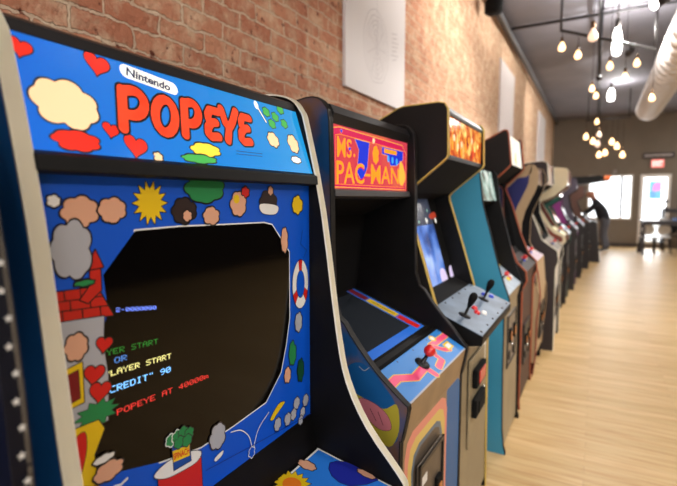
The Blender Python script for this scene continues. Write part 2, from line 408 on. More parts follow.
rpn.color_ramp.elements[0].color = rgb(8,112,230); rpn.color_ramp.elements[1].color = rgb(40,178,242)  # uneven backlight put in as a colour ramp, brighter to the right
nt.links.new(rpn.outputs['Color'], nt.nodes['Principled BSDF'].inputs['Emission Color'])
A = xz_art((-.62,1.56), (-.67,1.717), ya)
def heart(A, c, w, m=LRED, line=LBLK, rot=-.25, lw=.004):
    pts = []
    for i in range(28):
        t = 2*pi*i/28; x = sin(t)**3; y = (13*cos(t)-5*cos(2*t)-2*cos(3*t)-cos(4*t))/16
        pts.append((c[0]+(x*cos(rot)-y*sin(rot))*w/2, c[1]+(x*sin(rot)+y*cos(rot))*w/2))
    A.shape(pts, m, line, lw, sm=False)
# red hearts over the printed sky
for (x, y), wd in (((20,47),.030), ((97,64),.040), ((111,130),.026), ((136,146),.040), ((106,127),.0)):
    if wd: heart(A, A.pix(x, y), wd)
# plain cloud shapes in the print
def cloud(A, c, w, h, m, line=LBLK, lw=.003, n=7, seed=1):
    rr = random.Random(seed); k = 7 if max(w,h) > .03 else 6; lobes = []
    for i in range(k):
        t = 2*pi*(i+rr.uniform(-.18,.18))/k+.4; r = rr.uniform(.36,.46); lobes.append((cos(t)*(1-r), sin(t)*(1-r), r))
    out = []
    for i in range(56):
        t = 2*pi*i/56; d = (cos(t), sin(t)); best = .5
        for (x, y, r) in lobes:
            b = x*d[0]+y*d[1]; q = b*b-(x*x+y*y-r*r)
            if q > 0: best = max(best, b+math.sqrt(q))
        out.append((d[0]*best, d[1]*best))
    if line: A.poly([(c[0]+x*(w/2+lw), c[1]+y*(h/2+lw)) for x, y in out], line)
    A.poly([(c[0]+x*w/2, c[1]+y*h/2) for x, y in out], m)
cloud(A, A.pix(66,104), .095, .075, LCRM, seed=3)
cloud(A, A.pix(77,141), .07, .03, LRED, seed=5)
cloud(A, A.pix(206,150), .075, .026, LYEL, seed=6); cloud(A, A.pix(200,159), .085, .016, LGRN, seed=7)
cloud(A, A.pix(158,157), .018, .016, LCRM, seed=8)
# spoon and leaves
a, b = A.pix(256,105), A.pix(266,122); A.stroke([a, b], .007, LBLK).stroke([a, b], .004, LWHT); A.disc(a, .007, LWHT, ry=.010)
for i, (x, y) in enumerate(((266,112),(275,117),(284,124),(272,124),(280,110))): cloud(A, A.pix(x, y), .026, .022, LGRN, lw=.002, n=5, seed=20+i)
cloud(A, A.pix(273,140), .040, .036, LCRM, seed=31); cloud(A, A.pix(293,144), .042, .046, LCRM, seed=32); cloud(A, A.pix(296,160), .04, .016, LWHT, seed=33)
# white pill with the maker's lettering
q = [A.pix(*t) for t in ((124,76),(173,93),(173,84.5),(124,66))]
a, b = (A.pix(126,71.5)), (A.pix(172,88.5)); A.stroke([a, b], .0235, LWHT)
A.text('Nintendo', [A.pix(126,75.5), A.pix(170,91.5), A.pix(170,84.5), A.pix(126,67)], mat('ink_navy',(20,30,90),.4), .03)
# bubble lettering
def bubble(A, quad, letters, rad):
    a, b, c, d = [Vector(q) for q in quad]
    m = lambda x, y: (a*(1-x)+b*x)*(1-y)+(d*(1-x)+c*x)*y
    arc = lambda cx, cy, rx, ry, t0, t1, n=9: [(cx+rx*cos(radians(t0+(t1-t0)*i/n)), cy+ry*sin(radians(t0+(t1-t0)*i/n))) for i in range(n+1)]
    GL_ = {'P': [[(0.12,.12),(.1,.9)], [(.1,.88)]+arc(.45,.66,.42,.26,90,-90)+[(.12,.42)]],
           'O': [arc(.5,.5,.42,.40,0,360,16)],
           'E': [[(.85,.86),(.3,.88),(.14,.74),(.18,.6),(.34,.52),(.7,.54)], [(.34,.5),(.14,.38),(.14,.2),(.34,.12),(.88,.14)]],
           'Y': [[(.08,.9),(.3,.55),(.5,.42)], [(.92,.9),(.72,.6),(.5,.42),(.42,.1)]]}
    for mm, w in ((LBLK, rad*2+.0075), (LORG, rad*2)):
        for ch, x0, x1, z0, z1 in letters:
            for st in GL_[ch]:
                A.stroke([m(x0+(x1-x0)*p[0], z0+(z1-z0)*p[1]) for p in st], w, mm, up=False)
        A.k += 1
bubble(A, [A.pix(*t) for t in ((120,134),(252,148),(250,111),(118,84))],
       [('P',0,.17,0,1),('O',.2,.36,.04,.95),('P',.40,.54,.02,.98),('E',.58,.70,.06,.92),('Y',.70,.86,.02,1),('E',.88,1,.03,.9)], .0085)
for z in (0, 1): A.stroke([A.pix(236,151+z*3), A.pix(262,154+z*2.6)], .0012, P('navy',(20,40,120)))
A.build('marquee_print', mq)
# bezel
XB = -.632
bz = pbox((XB-.012,ya,.942),(XB,yb,1.535), PBLUE).build('bezel', c1)
A = xz_art((XB,.942), (XB,1.535), ya)
scr = [(135,231),(179,227),(225,225),(264,223),(272,225),(289,252),(289.5,318),(286,345),(281,372),(266,402),(233,426),(201,447),(160,462),(60,486),(60,340),(103,330),(108,311),(103,275)]
Pscr = A.px(scr)
SCREEN = mat('dark_screen_glass', (5,4,4), .08, spec=.25)
A.stroke(Pscr[:13], .0055, PWHT); A.poly(Pscr, SCREEN)
TW = lambda n, c, e: mat('screen_text_'+n, c, .5, emit=e)
A.pixeltext('2-0000000', A.pix(116,312), A.pix(157,309.5), .0065, TW('blue',(110,140,250),1.0))
A.pixeltext('1 PLAYER START', A.pix(72,364), A.pix(159,343.5), .0088, TW('green',(30,110,34),.7))
A.pixeltext('OR', A.pix(114.5,363.5), A.pix(128,359.5), .0088, TW('pale_blue',(70,120,190),.9))
A.pixeltext('2 PLAYER START', A.pix(91,382), A.pix(172,358), .0090, TW('cream',(226,220,140),.9))
A.pixeltext('CREDIT" 90', A.pix(110,393.5), A.pix(171.5,371.5), .0102, TW('sky',(120,190,250),1.2))
A.pixeltext('POPEYE AT 40000m', A.pix(117,415.5), A.pix(209,377.5), .0095, TW('red',(200,46,40),.9))
# left-hand print: roof, chimney, wall, window, burst
A.shape(A.px([(42,186),(75,178),(120,196),(118,230),(100,262),(50,292)]), PBLUE, None)
BR = P('roof_red',(186,34,22)); INK = LBLK
A.shape(A.px([(53,293),(97,287),(113,315),(57,322)]), BR, INK, .004, sm=False)
for k in (1, 2): A.stroke(A.px([(53+k*1.6,293+k*9.6),(97+k*5.3,287+k*9.3)]), .0018, INK)
for (x, yv) in ((64,292),(80,290),(70,302),(90,299),(62,311),(82,309),(100,306)): A.stroke(A.px([(x,yv),(x+.8,yv+9)]), .0018, INK)
A.shape(A.px([(90,269),(100,267),(101,290),(88,303),(80,300),(90,286)]), BR, INK, .004, sm=False)
A.shape(A.px([(87,270),(95,250),(103,267)]), BR, INK, .004, sm=False)
A.shape(A.px([(58,323),(104,316),(103,345),(108,375),(108,420),(70,440)]), PGRY, INK, .003, sm=False)
A.shape(A.px([(62,372),(82,362),(84,402),(68,410)]), PYEL, INK, .003, sm=False); A.shape(A.px([(65,377),(78,370),(80,398),(70,404)]), P('maroon',(120,20,24)), INK, .002, sm=False)
cloud(A, A.pix(76,347), .034, .04, PSKN, seed=41)
for (x, y), w in (((104,344),.026), ((94,374),.032), ((100,391),.034)): heart(A, A.pix(x, y), w, PRED)
st = A.pix(150,203); pts = []
for i in range(28):
    t = 2*pi*i/28; r = .034 if i % 2 == 0 else .021; pts.append((st[0]+r*cos(t), st[1]+r*1.05*sin(t)))
A.shape(pts, PYEL, INK, .0025, sm=False)
pts = []
cg = A.pix(97,413)
for i in range(20):
    t = 2*pi*i/20; r = 1 if i % 2 == 0 else .65; pts.append((cg[0]+.036*r*cos(t), cg[1]+.020*r*sin(t)))
A.shape(pts, PGRN, INK, .002, sm=False)
A.shape(A.px([(68,432),(98,420),(104,428),(94,455),(98,486),(70,486)]), PYEL, INK, .003, sm=False); A.shape(A.px([(72,446),(84,432),(86,450),(80,476),(73,484)]), PRED, INK, .002)
# left side plain clouds where the print is busy
cloud(A, A.pix(53,201), .018, .016, PWHT, seed=51); cloud(A, A.pix(80,212), .056, .045, PSKN, seed=52); cloud(A, A.pix(112,210), .046, .038, PSKN, seed=53)
cloud(A, A.pix(72,250), .06, .085, PGRY, n=6, seed=54); cloud(A, A.pix(84,283), .03, .008, PGRN, seed=55)
# upper strip
cloud(A, A.pix(205,188), .10, .055, PGRN, seed=60); cloud(A, A.pix(184,211), .055, .045, mat('print_ink_brown',(40,24,22),.4), seed=61); cloud(A, A.pix(187,216), .02, .02, PSKN, seed=62); cloud(A, A.pix(211,216), .042, .034, PSKN, seed=63)
cloud(A, A.pix(238,204), .048, .050, PSKN, seed=64); cloud(A, A.pix(245,192), .024, .022, PRED, seed=65); A.disc(A.pix(236,199), .009, PYEL)
cloud(A, A.pix(268,202), .06, .05, mat('print_ink_brown',(40,24,22),.4), seed=66); A.shape(A.px([(260,204),(277,206),(275,214),(262,213)]), PWHT, INK, .002); cloud(A, A.pix(270,191), .018, .02, PSKN, seed=68)
cloud(A, A.pix(297,205), .044, .045, PYEL, seed=67); cloud(A, A.pix(284,240), .026, .06, PSKN, n=6, seed=69)
A.stroke(A.px([(302,230),(300,244),(306,250),(303,258)]), .0012, INK)
# life ring
lr = A.pix(300,284)
ring = lambda r, rz: [(lr[0]+r*cos(2*pi*i/28), lr[1]+rz*sin(2*pi*i/28)) for i in range(28)]
A.shape(ring(.034,.060), PWHT, INK, .003); 
for t in (90, 215, 325):
    a = [(lr[0]+.034*cos(radians(t+d)), lr[1]+.060*sin(radians(t+d))) for d in (-13,0,13)]+[(lr[0]+.018*cos(radians(t+d)), lr[1]+.034*sin(radians(t+d))) for d in (16,0,-16)]
    A.shape(a, PRED, INK, .0015, sm=False)
A.shape(ring(.017,.033), PBLUE, INK, .003)
# right strip lower: plain bubbles and a green patch
cloud(A, A.pix(298,322), .03, .05, PGRY, seed=71); cloud(A, A.pix(292,353), .03, .06, PGRN, n=6, seed=72); cloud(A, A.pix(287,375), .026, .04, PSKN, seed=73); cloud(A, A.pix(300,370), .028, .06, PDKG, n=6, seed=76)
A.shape(A.px([(270,418),(278,404),(284,402),(276,414),(272,420)]), PYEL, INK, .002)
for (x, y, w) in ((277,424,.026),(287,419,.026),(296,403,.026),(293,414,.024),(302,412,.022),(305,400,.026),(300,420,.02)): cloud(A, A.pix(x, y), w, w*1.2, PGRY, INK, .0022, n=4, seed=int(x))
cloud(A, A.pix(217,436), .044, .052, PGRY, INK, .003, n=4, seed=77)
A.stroke(smooth(A.px([(230,432),(240,430),(248,436),(251,446)])), .0022, PWHT); A.stroke(smooth(A.px([(253,446),(258,428),(268,412)])), .0022, PWHT)
cloud(A, A.pix(251,452), .020, .024, PBLUE, PWHT, .002, n=4, seed=78); A.shape(A.px([(214,458),(222,450),(221,455),(215,461)]), PWHT, INK, .0015)
# barrel and can of leaves
A.shape(A.px([(157,472),(200,455),(203,520),(160,540)]), PRED, INK, .003, sm=False)
A.shape(smooth(A.px([(153,476),(166,462),(186,452),(200,451),(196,461),(180,471),(164,478)]), True, 3), PWHT, INK, .003, sm=False)
A.shape(A.px([(171,444),(188,437),(190,460),(173,470)]), P('can_blue',(20,70,150)), INK, .003, sm=False)
A.shape(A.px([(171.5,451),(188.5,444),(189,455),(172.5,462)]), PYEL, None, sm=False)
A.text('SPINACH', [A.pix(172.5,460), A.pix(188.5,453), A.pix(188.2,446.5), A.pix(172,453.5)], PRED, .03)
for i, (x, y) in enumerate(((170,440),(176,436),(182,432),(188,433),(178,442),(186,440))): cloud(A, A.pix(x, y), .022, .022, PGRN, PWHT if i < 2 else INK, .002, n=4, seed=80+i)
A.stroke(A.px([(113,486),(120,484),(126,478)]), .004, PWHT)
cloud(A, A.pix(108,470), .05, .03, PSKN, seed=88); cloud(A, A.pix(103,458), .035, .012, PWHT, seed=89)
# inner line of the lower band
A.stroke(A.px([(312,412),(250,446),(205,470)]), .0015, P('navy',(8,40,120)))
A.build('bezel_print', bz)
slab('lower_bezel', c1, (XB,.94), (-.615,.857), ya, yb, BLACK)
cp = slab('control_panel', c1, (-.616,.858), (-.372,.812), ya, yb, BLACK, .02, .002)
A = xz_art((-.372,.812), (-.616,.858), ya)
L_, H_ = yb-ya, .2483
A.poly([(.14,.01),(L_-.004,.01),(L_-.004,H_-.01),(.14,H_-.01)], PWHT); A.poly([(.145,.015),(L_-.009,.015),(L_-.009,H_-.015),(.145,H_-.015)], P('panel_blue',(40,120,216)))
so = A.pix(292,484); pts = []
for i in range(30):
    t = 2*pi*i/30; r = .045 if i % 2 == 0 else .032; pts.append((so[0]+r*cos(t), so[1]+r*sin(t)))
A.shape(pts, PYEL, INK, .0025, sm=False); A.disc(so, .022, P('orange',(226,120,30)))
cloud(A, A.pix(307,465), .03, .05, PSKN, INK, n=5, seed=91); A.shape(smooth(A.px([(330,463),(346,462),(362,470),(378,480),(350,486),(332,476)]), True, 2), P('indigo',(30,40,150)), INK, .003, sm=False); cloud(A, A.pix(366,474), .02, .05, PSKN, INK, n=5, seed=92)
A.build('panel_print', cp)
joystick(cp, (-.47, .50, .832), (.18,0,.98), .055, DARKPL, RED); button(cp, (-.45,.78,.827), (.18,0,.98), RED)
slab('front_lip', c1, (-.372,.81), (-.43,.70), ya, yb, BLACK)
fp = slab('front_panel', c1, (-.43,.70), (-.43,.06), ya, yb, BLACK, .015)
coin_door(fp, -.43, .48, .82, .14, .52, DKMETAL)

# ================================================================== 0. neighbour at the left picture edge
y0, y1 = -.43, .249
c0 = thing('arcade_cabinet', (-.75, (y0+y1)/2, 0), 'dark cabinet with white stars at the extreme left edge, mostly out of frame', 'arcade machine', 'arcade cabinets along the brick wall')
NAVY = mat('navy_laminate', (18,24,48), .4)
p0 = [(-.80,1.70),(-.62,1.70),(-.585,1.66),(-.54,1.50),(-.51,1.30),(-.497,1.08),(-.48,.95),(-.48,.05),(-.48,0)]
sp = sides(c0, p0, y0, y1, -1.15, NAVY, NAVY, mat('navy_edge_band', (16,20,40), .5))
P0 = smooth(p0, False, 3); ribbon(P0, -.006, y1-.0045, y1-.0015, mat('grey_edge_trim', (150,140,126), .5)).build('edge_piping', sp[1])
def x_at(z):
    for a, b in zip(P0, P0[1:]):
        if b.y <= z <= a.y: return a.x+(b.x-a.x)*((z-a.y)/(b.y-a.y or 1))
    return P0[-1].x
for zz in range(24):
    z = .96+.028*zz; xx = x_at(z)
    A = Art((xx+.0052, y1-.0115+.003*(zz%2), z), (0,1,0), (x_at(z+.01)-x_at(z-.01),0,.02)); pts = []
    for i in range(10):
        t = pi/2+pi*i/5; r = .0050 if i % 2 == 0 else .0021; pts.append((r*cos(t), r*sin(t)))
    A.poly(pts, PWHT); A.build('star', sp[1])
slab('front_panel', c0, (-.60,.92), (-.60,.05), y0+T, y1-T, P('front_red',(120,24,22)), .015)
slab('control_panel', c0, (-.74,1.04), (-.60,.97), y0+T, y1-T, DARKPL, .02)
slab('screen', c0, (-.78,1.48), (-.74,1.05), y0+T, y1-T, SCREEN, .02)
slab('marquee', c0, (-.66,1.69), (-.64,1.52), y0+T, y1-T, P('front_red',(120,24,22)), .02)
pbox((-1.15,y0+T,.05),(-1.135,y1-T,1.68), BLACK).build('back_panel', c0)
slab('top_panel', c0, (-1.14,1.69), (-.66,1.692), y0+T, y1-T, BLACK)

# ================================================================== 2. maze game cabinet
y0, y1 = 1.13, 1.73; ya, yb = y0+T, y1-T
c2 = thing('arcade_cabinet', (-.75, (y0+y1)/2, 0), 'arcade cabinet with red and orange MS PAC-MAN marquee and red ball joystick', 'arcade machine', 'arcade cabinets along the brick wall')
SIDE2 = mat('worn_blue_side_paint', (26,78,130), .4, col2=(120,84,60), scale=6, bump=.05)
TR2 = mat('worn_black_trim', (44,40,38), .5, var=.5, scale=60)
p2 = [(-.80,1.775),(-.733,1.786),(-.693,1.782),(-.666,1.757),(-.655,1.716),(-.65,1.525),(-.642,1.214),(-.607,1.152),(-.563,1.093),(-.498,1.022),(-.425,.962),(-.411,.94),(-.429,.849),(-.434,.782),(-.433,.10),(-.433,0)]
sd = sides(c2, p2, y0, y1, -1.16, SIDE2, BLACK, TR2, 2, far_dx=.024)
A = Art((-1.16, y0, 0), (1,0,0), (0,0,1))
FY, FB, FP = P('faded_yellow',(176,160,50)), P('faded_blue',(20,84,140)), P('faded_pink',(196,112,120))
A.shape(A.px([(346,372),(362,362),(385,385),(398,408),(398,440),(380,440),(360,410)]), FB, None)
A.shape(A.px([(352,392),(362,396),(384,408),(398,404),(400,430),(390,446),(372,430),(358,410)]), FY, None)
A.shape(A.px([(360,398),(374,402),(388,414),(392,428),(380,428),(366,414)]), FP, P('maroon_line',(90,40,50)), .0025)
for q in (((371,408),(377,420)),((379,411),(384,424))): A.stroke(A.px(q), .002, P('maroon_line',(90,40,50)))
A.stroke(smooth(A.px([(360,366),(365,370),(370,367)])), .002, PGRY)
A.build('side_print', sd[0])
slab('top_panel', c2, (-1.14,1.76), (-.70,1.768), ya, yb, BLACK)
pbox((-1.16,ya,.05),(-1.145,yb,1.75), BLACK).build('back_panel', c2)
MB().prism([(-.71,1.77),(-.665,1.765),(-.652,1.74),(-.66,1.712),(-.72,1.715)], ya, yb, DARKPL).prism([(-.66,1.53),(-.648,1.527),(-.646,1.508),(-.70,1.50),(-.70,1.53)], ya, yb, mat('grey_rail',(70,68,70),.4)).build('marquee_frame', c2, .002)
MQR = glow_material('maze_marquee_backlight', [(.3,(220,50,104)),(.5,(232,76,84)),(.7,(240,110,84))], 5, .75)
mq = slab('marquee', c2, (-.662,1.712), (-.662,1.53), ya, yb, MQR, .006)
A = xz_art((-.662,1.53), (-.662,1.712), ya)
L_, H_ = yb-ya, .182
OR = EM('orange',(246,150,36),.75); OY = EM('amber',(246,180,70),.7); DB = EM('royal_blue',(30,50,200),.8); LP = EM('deep_pink',(206,30,86),.6)
A.shape([(.012,.006),(L_-.012,.006),(L_-.012,.14),(L_-.05,H_-.014),(.05,H_-.006),(.012,H_-.012)], LP, OY, .0045, sm=False)
A.shape([(.024,.014),(L_-.03,.014),(L_-.03,.132),(L_-.06,H_-.034),(.05,H_-.026),(.024,H_-.03)], MQR, OR, .003, sm=False)
A.shape(A.px([(354,139),(368,143),(366,168),(361,182),(356,172),(358,150)]), DB, OY, .003, sm=False)
A.shape(A.px([(380,147),(400,152),(400,160),(394,166),(388,166),(386,156),(380,154)]), DB, OY, .003, sm=False)
A.poly(A.px([(382,148.5),(394,151.5),(394,155.5),(382,153)]), OR)
for k in range(3): A.disc(A.pix(386+k*4, 159+k*1.6), .009, LLBL, ry=.012)
for mm, b in ((LP, .045), (OR, .012)):
    A.text('MS', [A.pix(337,157), A.pix(351,158), A.pix(351,140), A.pix(337,135.5)], mm, b)
    A.text('PAC', [A.pix(336.5,184), A.pix(363,184), A.pix(363,164), A.pix(336.5,160)], mm, b)
    A.text('MAN', [A.pix(369.5,184), A.pix(396,184), A.pix(396,169), A.pix(369.5,164)], mm, b)
A.disc(A.pix(353.5,155.5), .005, OR); A.stroke([A.pix(364,175), A.pix(368.5,175.4)], .008, OR)
cloud(A, A.pix(374,155), .05, .062, OR, LP, .003, n=8, seed=101); cloud(A, A.pix(372,141), .02, .02, LCRM, LP, .002, seed=102)
A.shape(A.px([(397,162),(400,166),(402,178),(399,186),(396,180)]), OY, LP, .002)
for (x, y) in ((341,131),(349,149)): heart(A, A.pix(x, y), .014, DB, OY, 0, .0015)
A.build('marquee_print', mq)
slab('speaker_panel', c2, (-.70,1.50), (-.84,1.44), ya, yb, BLACKM)
slab('upper_bezel', c2, (-.84,1.44), (-.88,1.13), ya, yb, BLACKM)
bz = slab('bezel', c2, (-.88,1.13), (-.545,1.005), ya, yb, BLACK, .012)
A = xz_art((-.545,1.005), (-.88,1.13), ya)
Hb = Vector((.335,.125)).length
MZ_B = P('maze_blue',(40,110,214)); MZ_S = P('smoky_glass',(40,44,50), .1)
A.poly([(.0,.02),(L_,.02),(L_,Hb),(.0,Hb)], BLACKM)
A.poly([(.0,.05),(L_-.06,.05),(L_-.06,Hb-.02),(.0,Hb-.02)], MZ_S)
A.poly([(.0,.03),(L_-.02,.03),(L_-.02,.064),(.0,.064)], MZ_B)
A.poly([(L_-.085,.03),(L_-.02,.03),(L_-.02,Hb),(L_-.085,Hb)], MZ_B)
A.poly([(L_-.075,.04),(L_-.035,.04),(L_-.035,.13),(L_-.075,.13)], PRED)
A.poly([(L_-.075,.135),(L_-.035,.135),(L_-.035,.27),(L_-.075,.27)], PYEL)
A.stroke([(L_-.055,.15),(L_-.055,.25)], .006, INK)
A.poly([(L_-.075,.275),(L_-.035,.275),(L_-.035,Hb),(L_-.075,Hb)], P('maroon',(120,20,24)))
A.build('bezel_print', bz)
cp = slab('control_panel', c2, (-.53,1.005), (-.418,.946), ya, yb, P('sky_panel',(50,126,200)), .02, .002)
A = xz_art((-.418,.946), (-.53,1.005), ya); W = .1265
A.stroke([(0,.003),(L_,.003)], .005, PGRY)
def lane(pts, w):
    A.stroke(pts, w+.006, PYEL); A.stroke(pts, w, P('lane_pink',(232,80,124)))
lane([(.0,.075),(.08,.078),(.15,.045),(.24,.05),(.245,.012)], .026)
lane([(L_-.0,.088),(.40,.09),(.36,.06),(.36,.03),(.30,.02)], .022); lane([(.40,.09),(.44,.05),(.47,.04)], .02)
A.disc((L_-.10,.108), .020, PYEL, ry=.015); A.disc((L_-.10,.108), .012, PWHT, ry=.009)
A.poly([(L_-.10,.035),(L_-.045,.035),(L_-.04,.068),(L_-.095,.068)], PYEL); A.poly([(L_-.09,.042),(L_-.055,.042),(L_-.05,.060),(L_-.085,.060)], PWHT)
for k in range(5): A.disc((.03+.13*k, W-.01), .0035, DKMETAL)
A.build('panel_print', cp)
joystick(cp, (-.474,1.40,.9755), (.46,0,.88), .052, DARKPL, RED, .019)
slab('black_strip', c2, (-.545,1.006), (-.53,1.005), ya, yb, BLACKM)
TAN = mat('tan_front_paint', (156,128,94), .5, var=.22, scale=7)
slab('front_lip', c2, (-.418,.946), (-.437,.845), ya, yb, TAN)
for k in range(2): pass
fp = slab('front_panel', c2, (-.437,.845), (-.437,.05), ya, yb, TAN, .015)
A = xz_art((-.437,.05), (-.437,.845), ya)
def arch(w, m, a, b, top, r=.06):
    pts = [(a,0),(a,top-r),(a+r*.3,top-r*.3),(a+r,top),(b-r,top),(b-r*.3,top-r*.3),(b,top-r),(b,0)]
    A.poly(pts, m)
arch(0, P('band_blue',(44,96,150)), .0, L_, .79, .03); A.poly([(.0,0),(.0,.795),(.40,.795),(.40,0)], TAN)
arch(0, P('band_pink',(220,140,120)), .02, .405, .785); arch(0, P('band_yellow',(214,184,104)), .045, .38, .755); arch(0, P('band_slate',(104,116,128)), .072, .353, .725); arch(0, mat('brown_grey_metal',(104,92,80),.4,.3,var=.2), .085, .34, .71)
A.build('front_print', fp)
cd = coin_door(fp, -.4365+.004, ya+.10, ya+.325, .32, .72, mat('brown_grey_metal',(104,92,80)))
A = Art((-.4365+.0125, ya+.10, .34), (0,1,0), (0,0,1))
A.poly([(.03,.30),(.075,.30),(.075,.33),(.03,.33)], PWHT); A.build('sticker', cd, label='white sticker')
A = Art((-.4365+.0125, ya+.10, .34), (0,1,0), (0,0,1)); A.poly([(.11,.12),(.19,.12),(.19,.21),(.11,.21)], P('sticker',(214,186,170))); A.build('sticker', cd, label='pale pink sticker')

c2.rotation_euler = (0,0,-.024); c2.location.x += .007
# ================================================================== 3. grey control panel, two black joysticks
y0, y1 = 1.76, 2.41; ya, yb = y0+T, y1-T
YTRIM = mat('yellow_edge_trim', (222,190,92), .4)
c3 = thing('arcade_cabinet', (-.75, (y0+y1)/2, 0), 'arcade cabinet with fiery orange marquee, yellow edge trim and two black bat joysticks', 'arcade machine', 'arcade cabinets along the brick wall')
p3 = [(-1.05,1.69),(-.85,1.79),(-.71,1.858),(-.69,1.864),(-.545,1.868),(-.52,1.862),(-.507,1.84),(-.502,1.67),(-.508,1.655),(-.53,1.635),(-.655,1.535),(-.672,1.515),(-.668,1.49),(-.60,1.28),(-.525,1.035),(-.505,1.01),(-.46,.995),(-.44,.975),(-.452,.93),(-.458,.75),(-.448,.05),(-.447,0)]
SBLK = mat('dark_brown_side', (20,13,11), .55, spec=.3)
sides(c3, p3, y0, y1, -1.2, SBLK, BLACK, YTRIM, 1)
slab('top_panel', c3, (-1.03,1.69), (-.70,1.85), ya, yb, SBLK); slab('top_panel', c3, (-.70,1.852), (-.54,1.857), ya, yb, SBLK)
pbox((-1.2,ya,.05),(-1.185,yb,1.66), BLACK).build('back_panel', c3)
MB().prism([(-.56,1.857),(-.525,1.857),(-.513,1.835),(-.513,1.822),(-.56,1.822)], ya, yb, DARKPL).prism([(-.56,1.672),(-.513,1.672),(-.515,1.656),(-.56,1.63)], ya, yb, DARKPL).build('marquee_frame', c3, .002)
FIRE = glow_material('fire_marquee', [(.3,(60,10,6)),(.42,(200,50,16)),(.52,(240,130,40)),(.6,(250,210,110)),(.72,(220,90,30))], 13, .8, detail=4)
mq = slab('marquee', c3, (-.52,1.822), (-.52,1.672), ya, yb, FIRE, .006)
A = xz_art((-.52,1.672), (-.52,1.822), ya)
HOT = EM('hot_yellow',(250,214,120),.8); FR = EM('flame_red',(220,40,20),.7)
rr = random.Random(11)
for i in range(8):
    x = .03+.07*i; h = .06+.06*rr.random(); b = .01+.03*rr.random()
    A.shape([(x-.012,b),(x+.012,b),(x+.006,b+h*.5),(x+.014*rr.choice((-1,1)),b+h),(x-.008,b+h*.45)], rr.choice((HOT,FR,OR)), None)
for i in range(9): cloud(A, (.06+.06*i, .04+.07*rr.random()), .035, .03, rr.choice((HOT,OR,LCRM)), None, seed=200+i)
A.build('marquee_print', mq)
slab('speaker_panel', c3, (-.515,1.652), (-.67,1.525), ya, yb, BLACKM)
slab('upper_bezel', c3, (-.68,1.53), (-.755,1.50), ya, yb, BLACKM)
VID = glow_material('video_picture', [(.32,(36,52,92)),(.44,(60,90,160)),(.54,(90,130,215)),(.64,(130,165,235)),(.78,(150,140,200))], 7, .85, .08, 2, 1.5)
sc = slab('screen', c3, (-.755,1.50), (-.64,1.10), ya, yb, VID, .01)
A = xz_art((-.64,1.10), (-.755,1.50), ya)
DKS = EM('dim_screen',(70,78,100),.4)
Hs = math.hypot(.115,.4)
A.poly([(0,Hs-.13),(yb-ya,Hs-.13),(yb-ya,Hs),(0,Hs)], DKS); A.poly([(.50,0),(yb-ya,0),(yb-ya,Hs),(.50,Hs)], BLACKM)
V1, V2, V3 = EM('video_blue',(104,150,232),.8), EM('video_pink',(196,184,216),.8), EM('video_red',(170,60,40),.8)
for (x, y) in ((443,279),(452,276)): A.shape(A.px([(x-3,y-9),(x+1,y-10),(x+5,y),(x+3,y+4),(x-1,y+2)]), V2, None)
A.shape(A.px([(429,215),(434,212),(436,217),(431,219)]), V3, None)
for (x, y, r) in ((426.5,220.5,.014),(435.5,220.5,.014)): A.disc(A.pix(x, y), r, LWHT)
for (x, y) in ((427,210.5),(419,222)): A.disc(A.pix(x, y), .007, EM('video_green',(150,200,180),.8))
A.build('screen_picture', sc)
slab('lower_bezel', c3, (-.64,1.10), (-.553,1.062), ya, yb, BLACKM)
GPAN = mat('scuffed_grey_metal', (104,122,142), .45, .1, var=.35, scale=9)
cp = MB().prism([(-.556,1.064),(-.358,.982),(-.355,.972),(-.36,.945),(-.45,.93),(-.56,1.0)], y0+.002, y1-.002, BLACK).prism([(-.556,1.067),(-.358,.985),(-.358,.982),(-.556,1.064)], y0+.002, y1-.002, GPAN).build('control_panel', c3, .001)
nn = Vector((.082,0,.198)).normalized()
def on3(x, y): return (x, y, 1.067-(x+.556)*.082/.198)
joystick(cp, on3(-.455,1.88), nn, .075, BLACK, BLACKM, bat=True); joystick(cp, on3(-.455,2.235), nn, .075, BLACK, BLACKM, bat=True)
for i, (x, y, m) in enumerate(((-.43,1.99,RED),(-.45,2.03,RED),(-.41,2.03,WHITEP),(-.47,2.31,BLUEP),(-.44,2.34,BLUEP))): button(cp, on3(x, y), nn, m, .011)
for k in range(6):
    for xx in (-.545, -.37): MB().lathe([(.005,0),(.004,.003)], on3(xx, 1.8+.112*k), DKMETAL, 8, nn).build('bolt', cp)
BEI = mat('beige_metal_front', (156,142,114), .45, .2, var=.18, scale=5)
fp = slab('front_panel', c3, (-.462,.93), (-.455,.05), ya, yb, BEI, .015)
A = xz_art((-.455,.05), (-.462,.93), ya)
A.poly([(.20,.42),(.20,.74),(.24,.80),(.30,.83),(.50,.83),(.50,.42)], mat('beige_metal_door',(142,128,104),.4,.2)); A.stroke([(.20,.42),(.20,.74),(.24,.80),(.30,.83),(.50,.83)], .006, DKMETAL)
A.poly([(.50,.63),(.575,.63),(.575,.79),(.50,.79)], PWHT)
A.build('front_print', fp)
cd = pbox((-.457,ya+.20,.40),(-.449,ya+.50,.80), BEI).build('coin_door', c3, .002)
for (z, m) in ((.665,RED),(.53,BLACKM)):
    b = pbox((-.449,ya+.24,z),(-.425,ya+.43,z+.085), BLACKM).build('coin_entry', cd, .006); pbox((-.427,ya+.28,z+.015),(-.421,ya+.40,z+.07), m).build('reject_button', b, .002)
MB().lathe([(.009,0),(.009,.01),(.004,.01)], (-.449,ya+.46,.60), CHROME, 10, (1,0,0)).build('lock', cd)

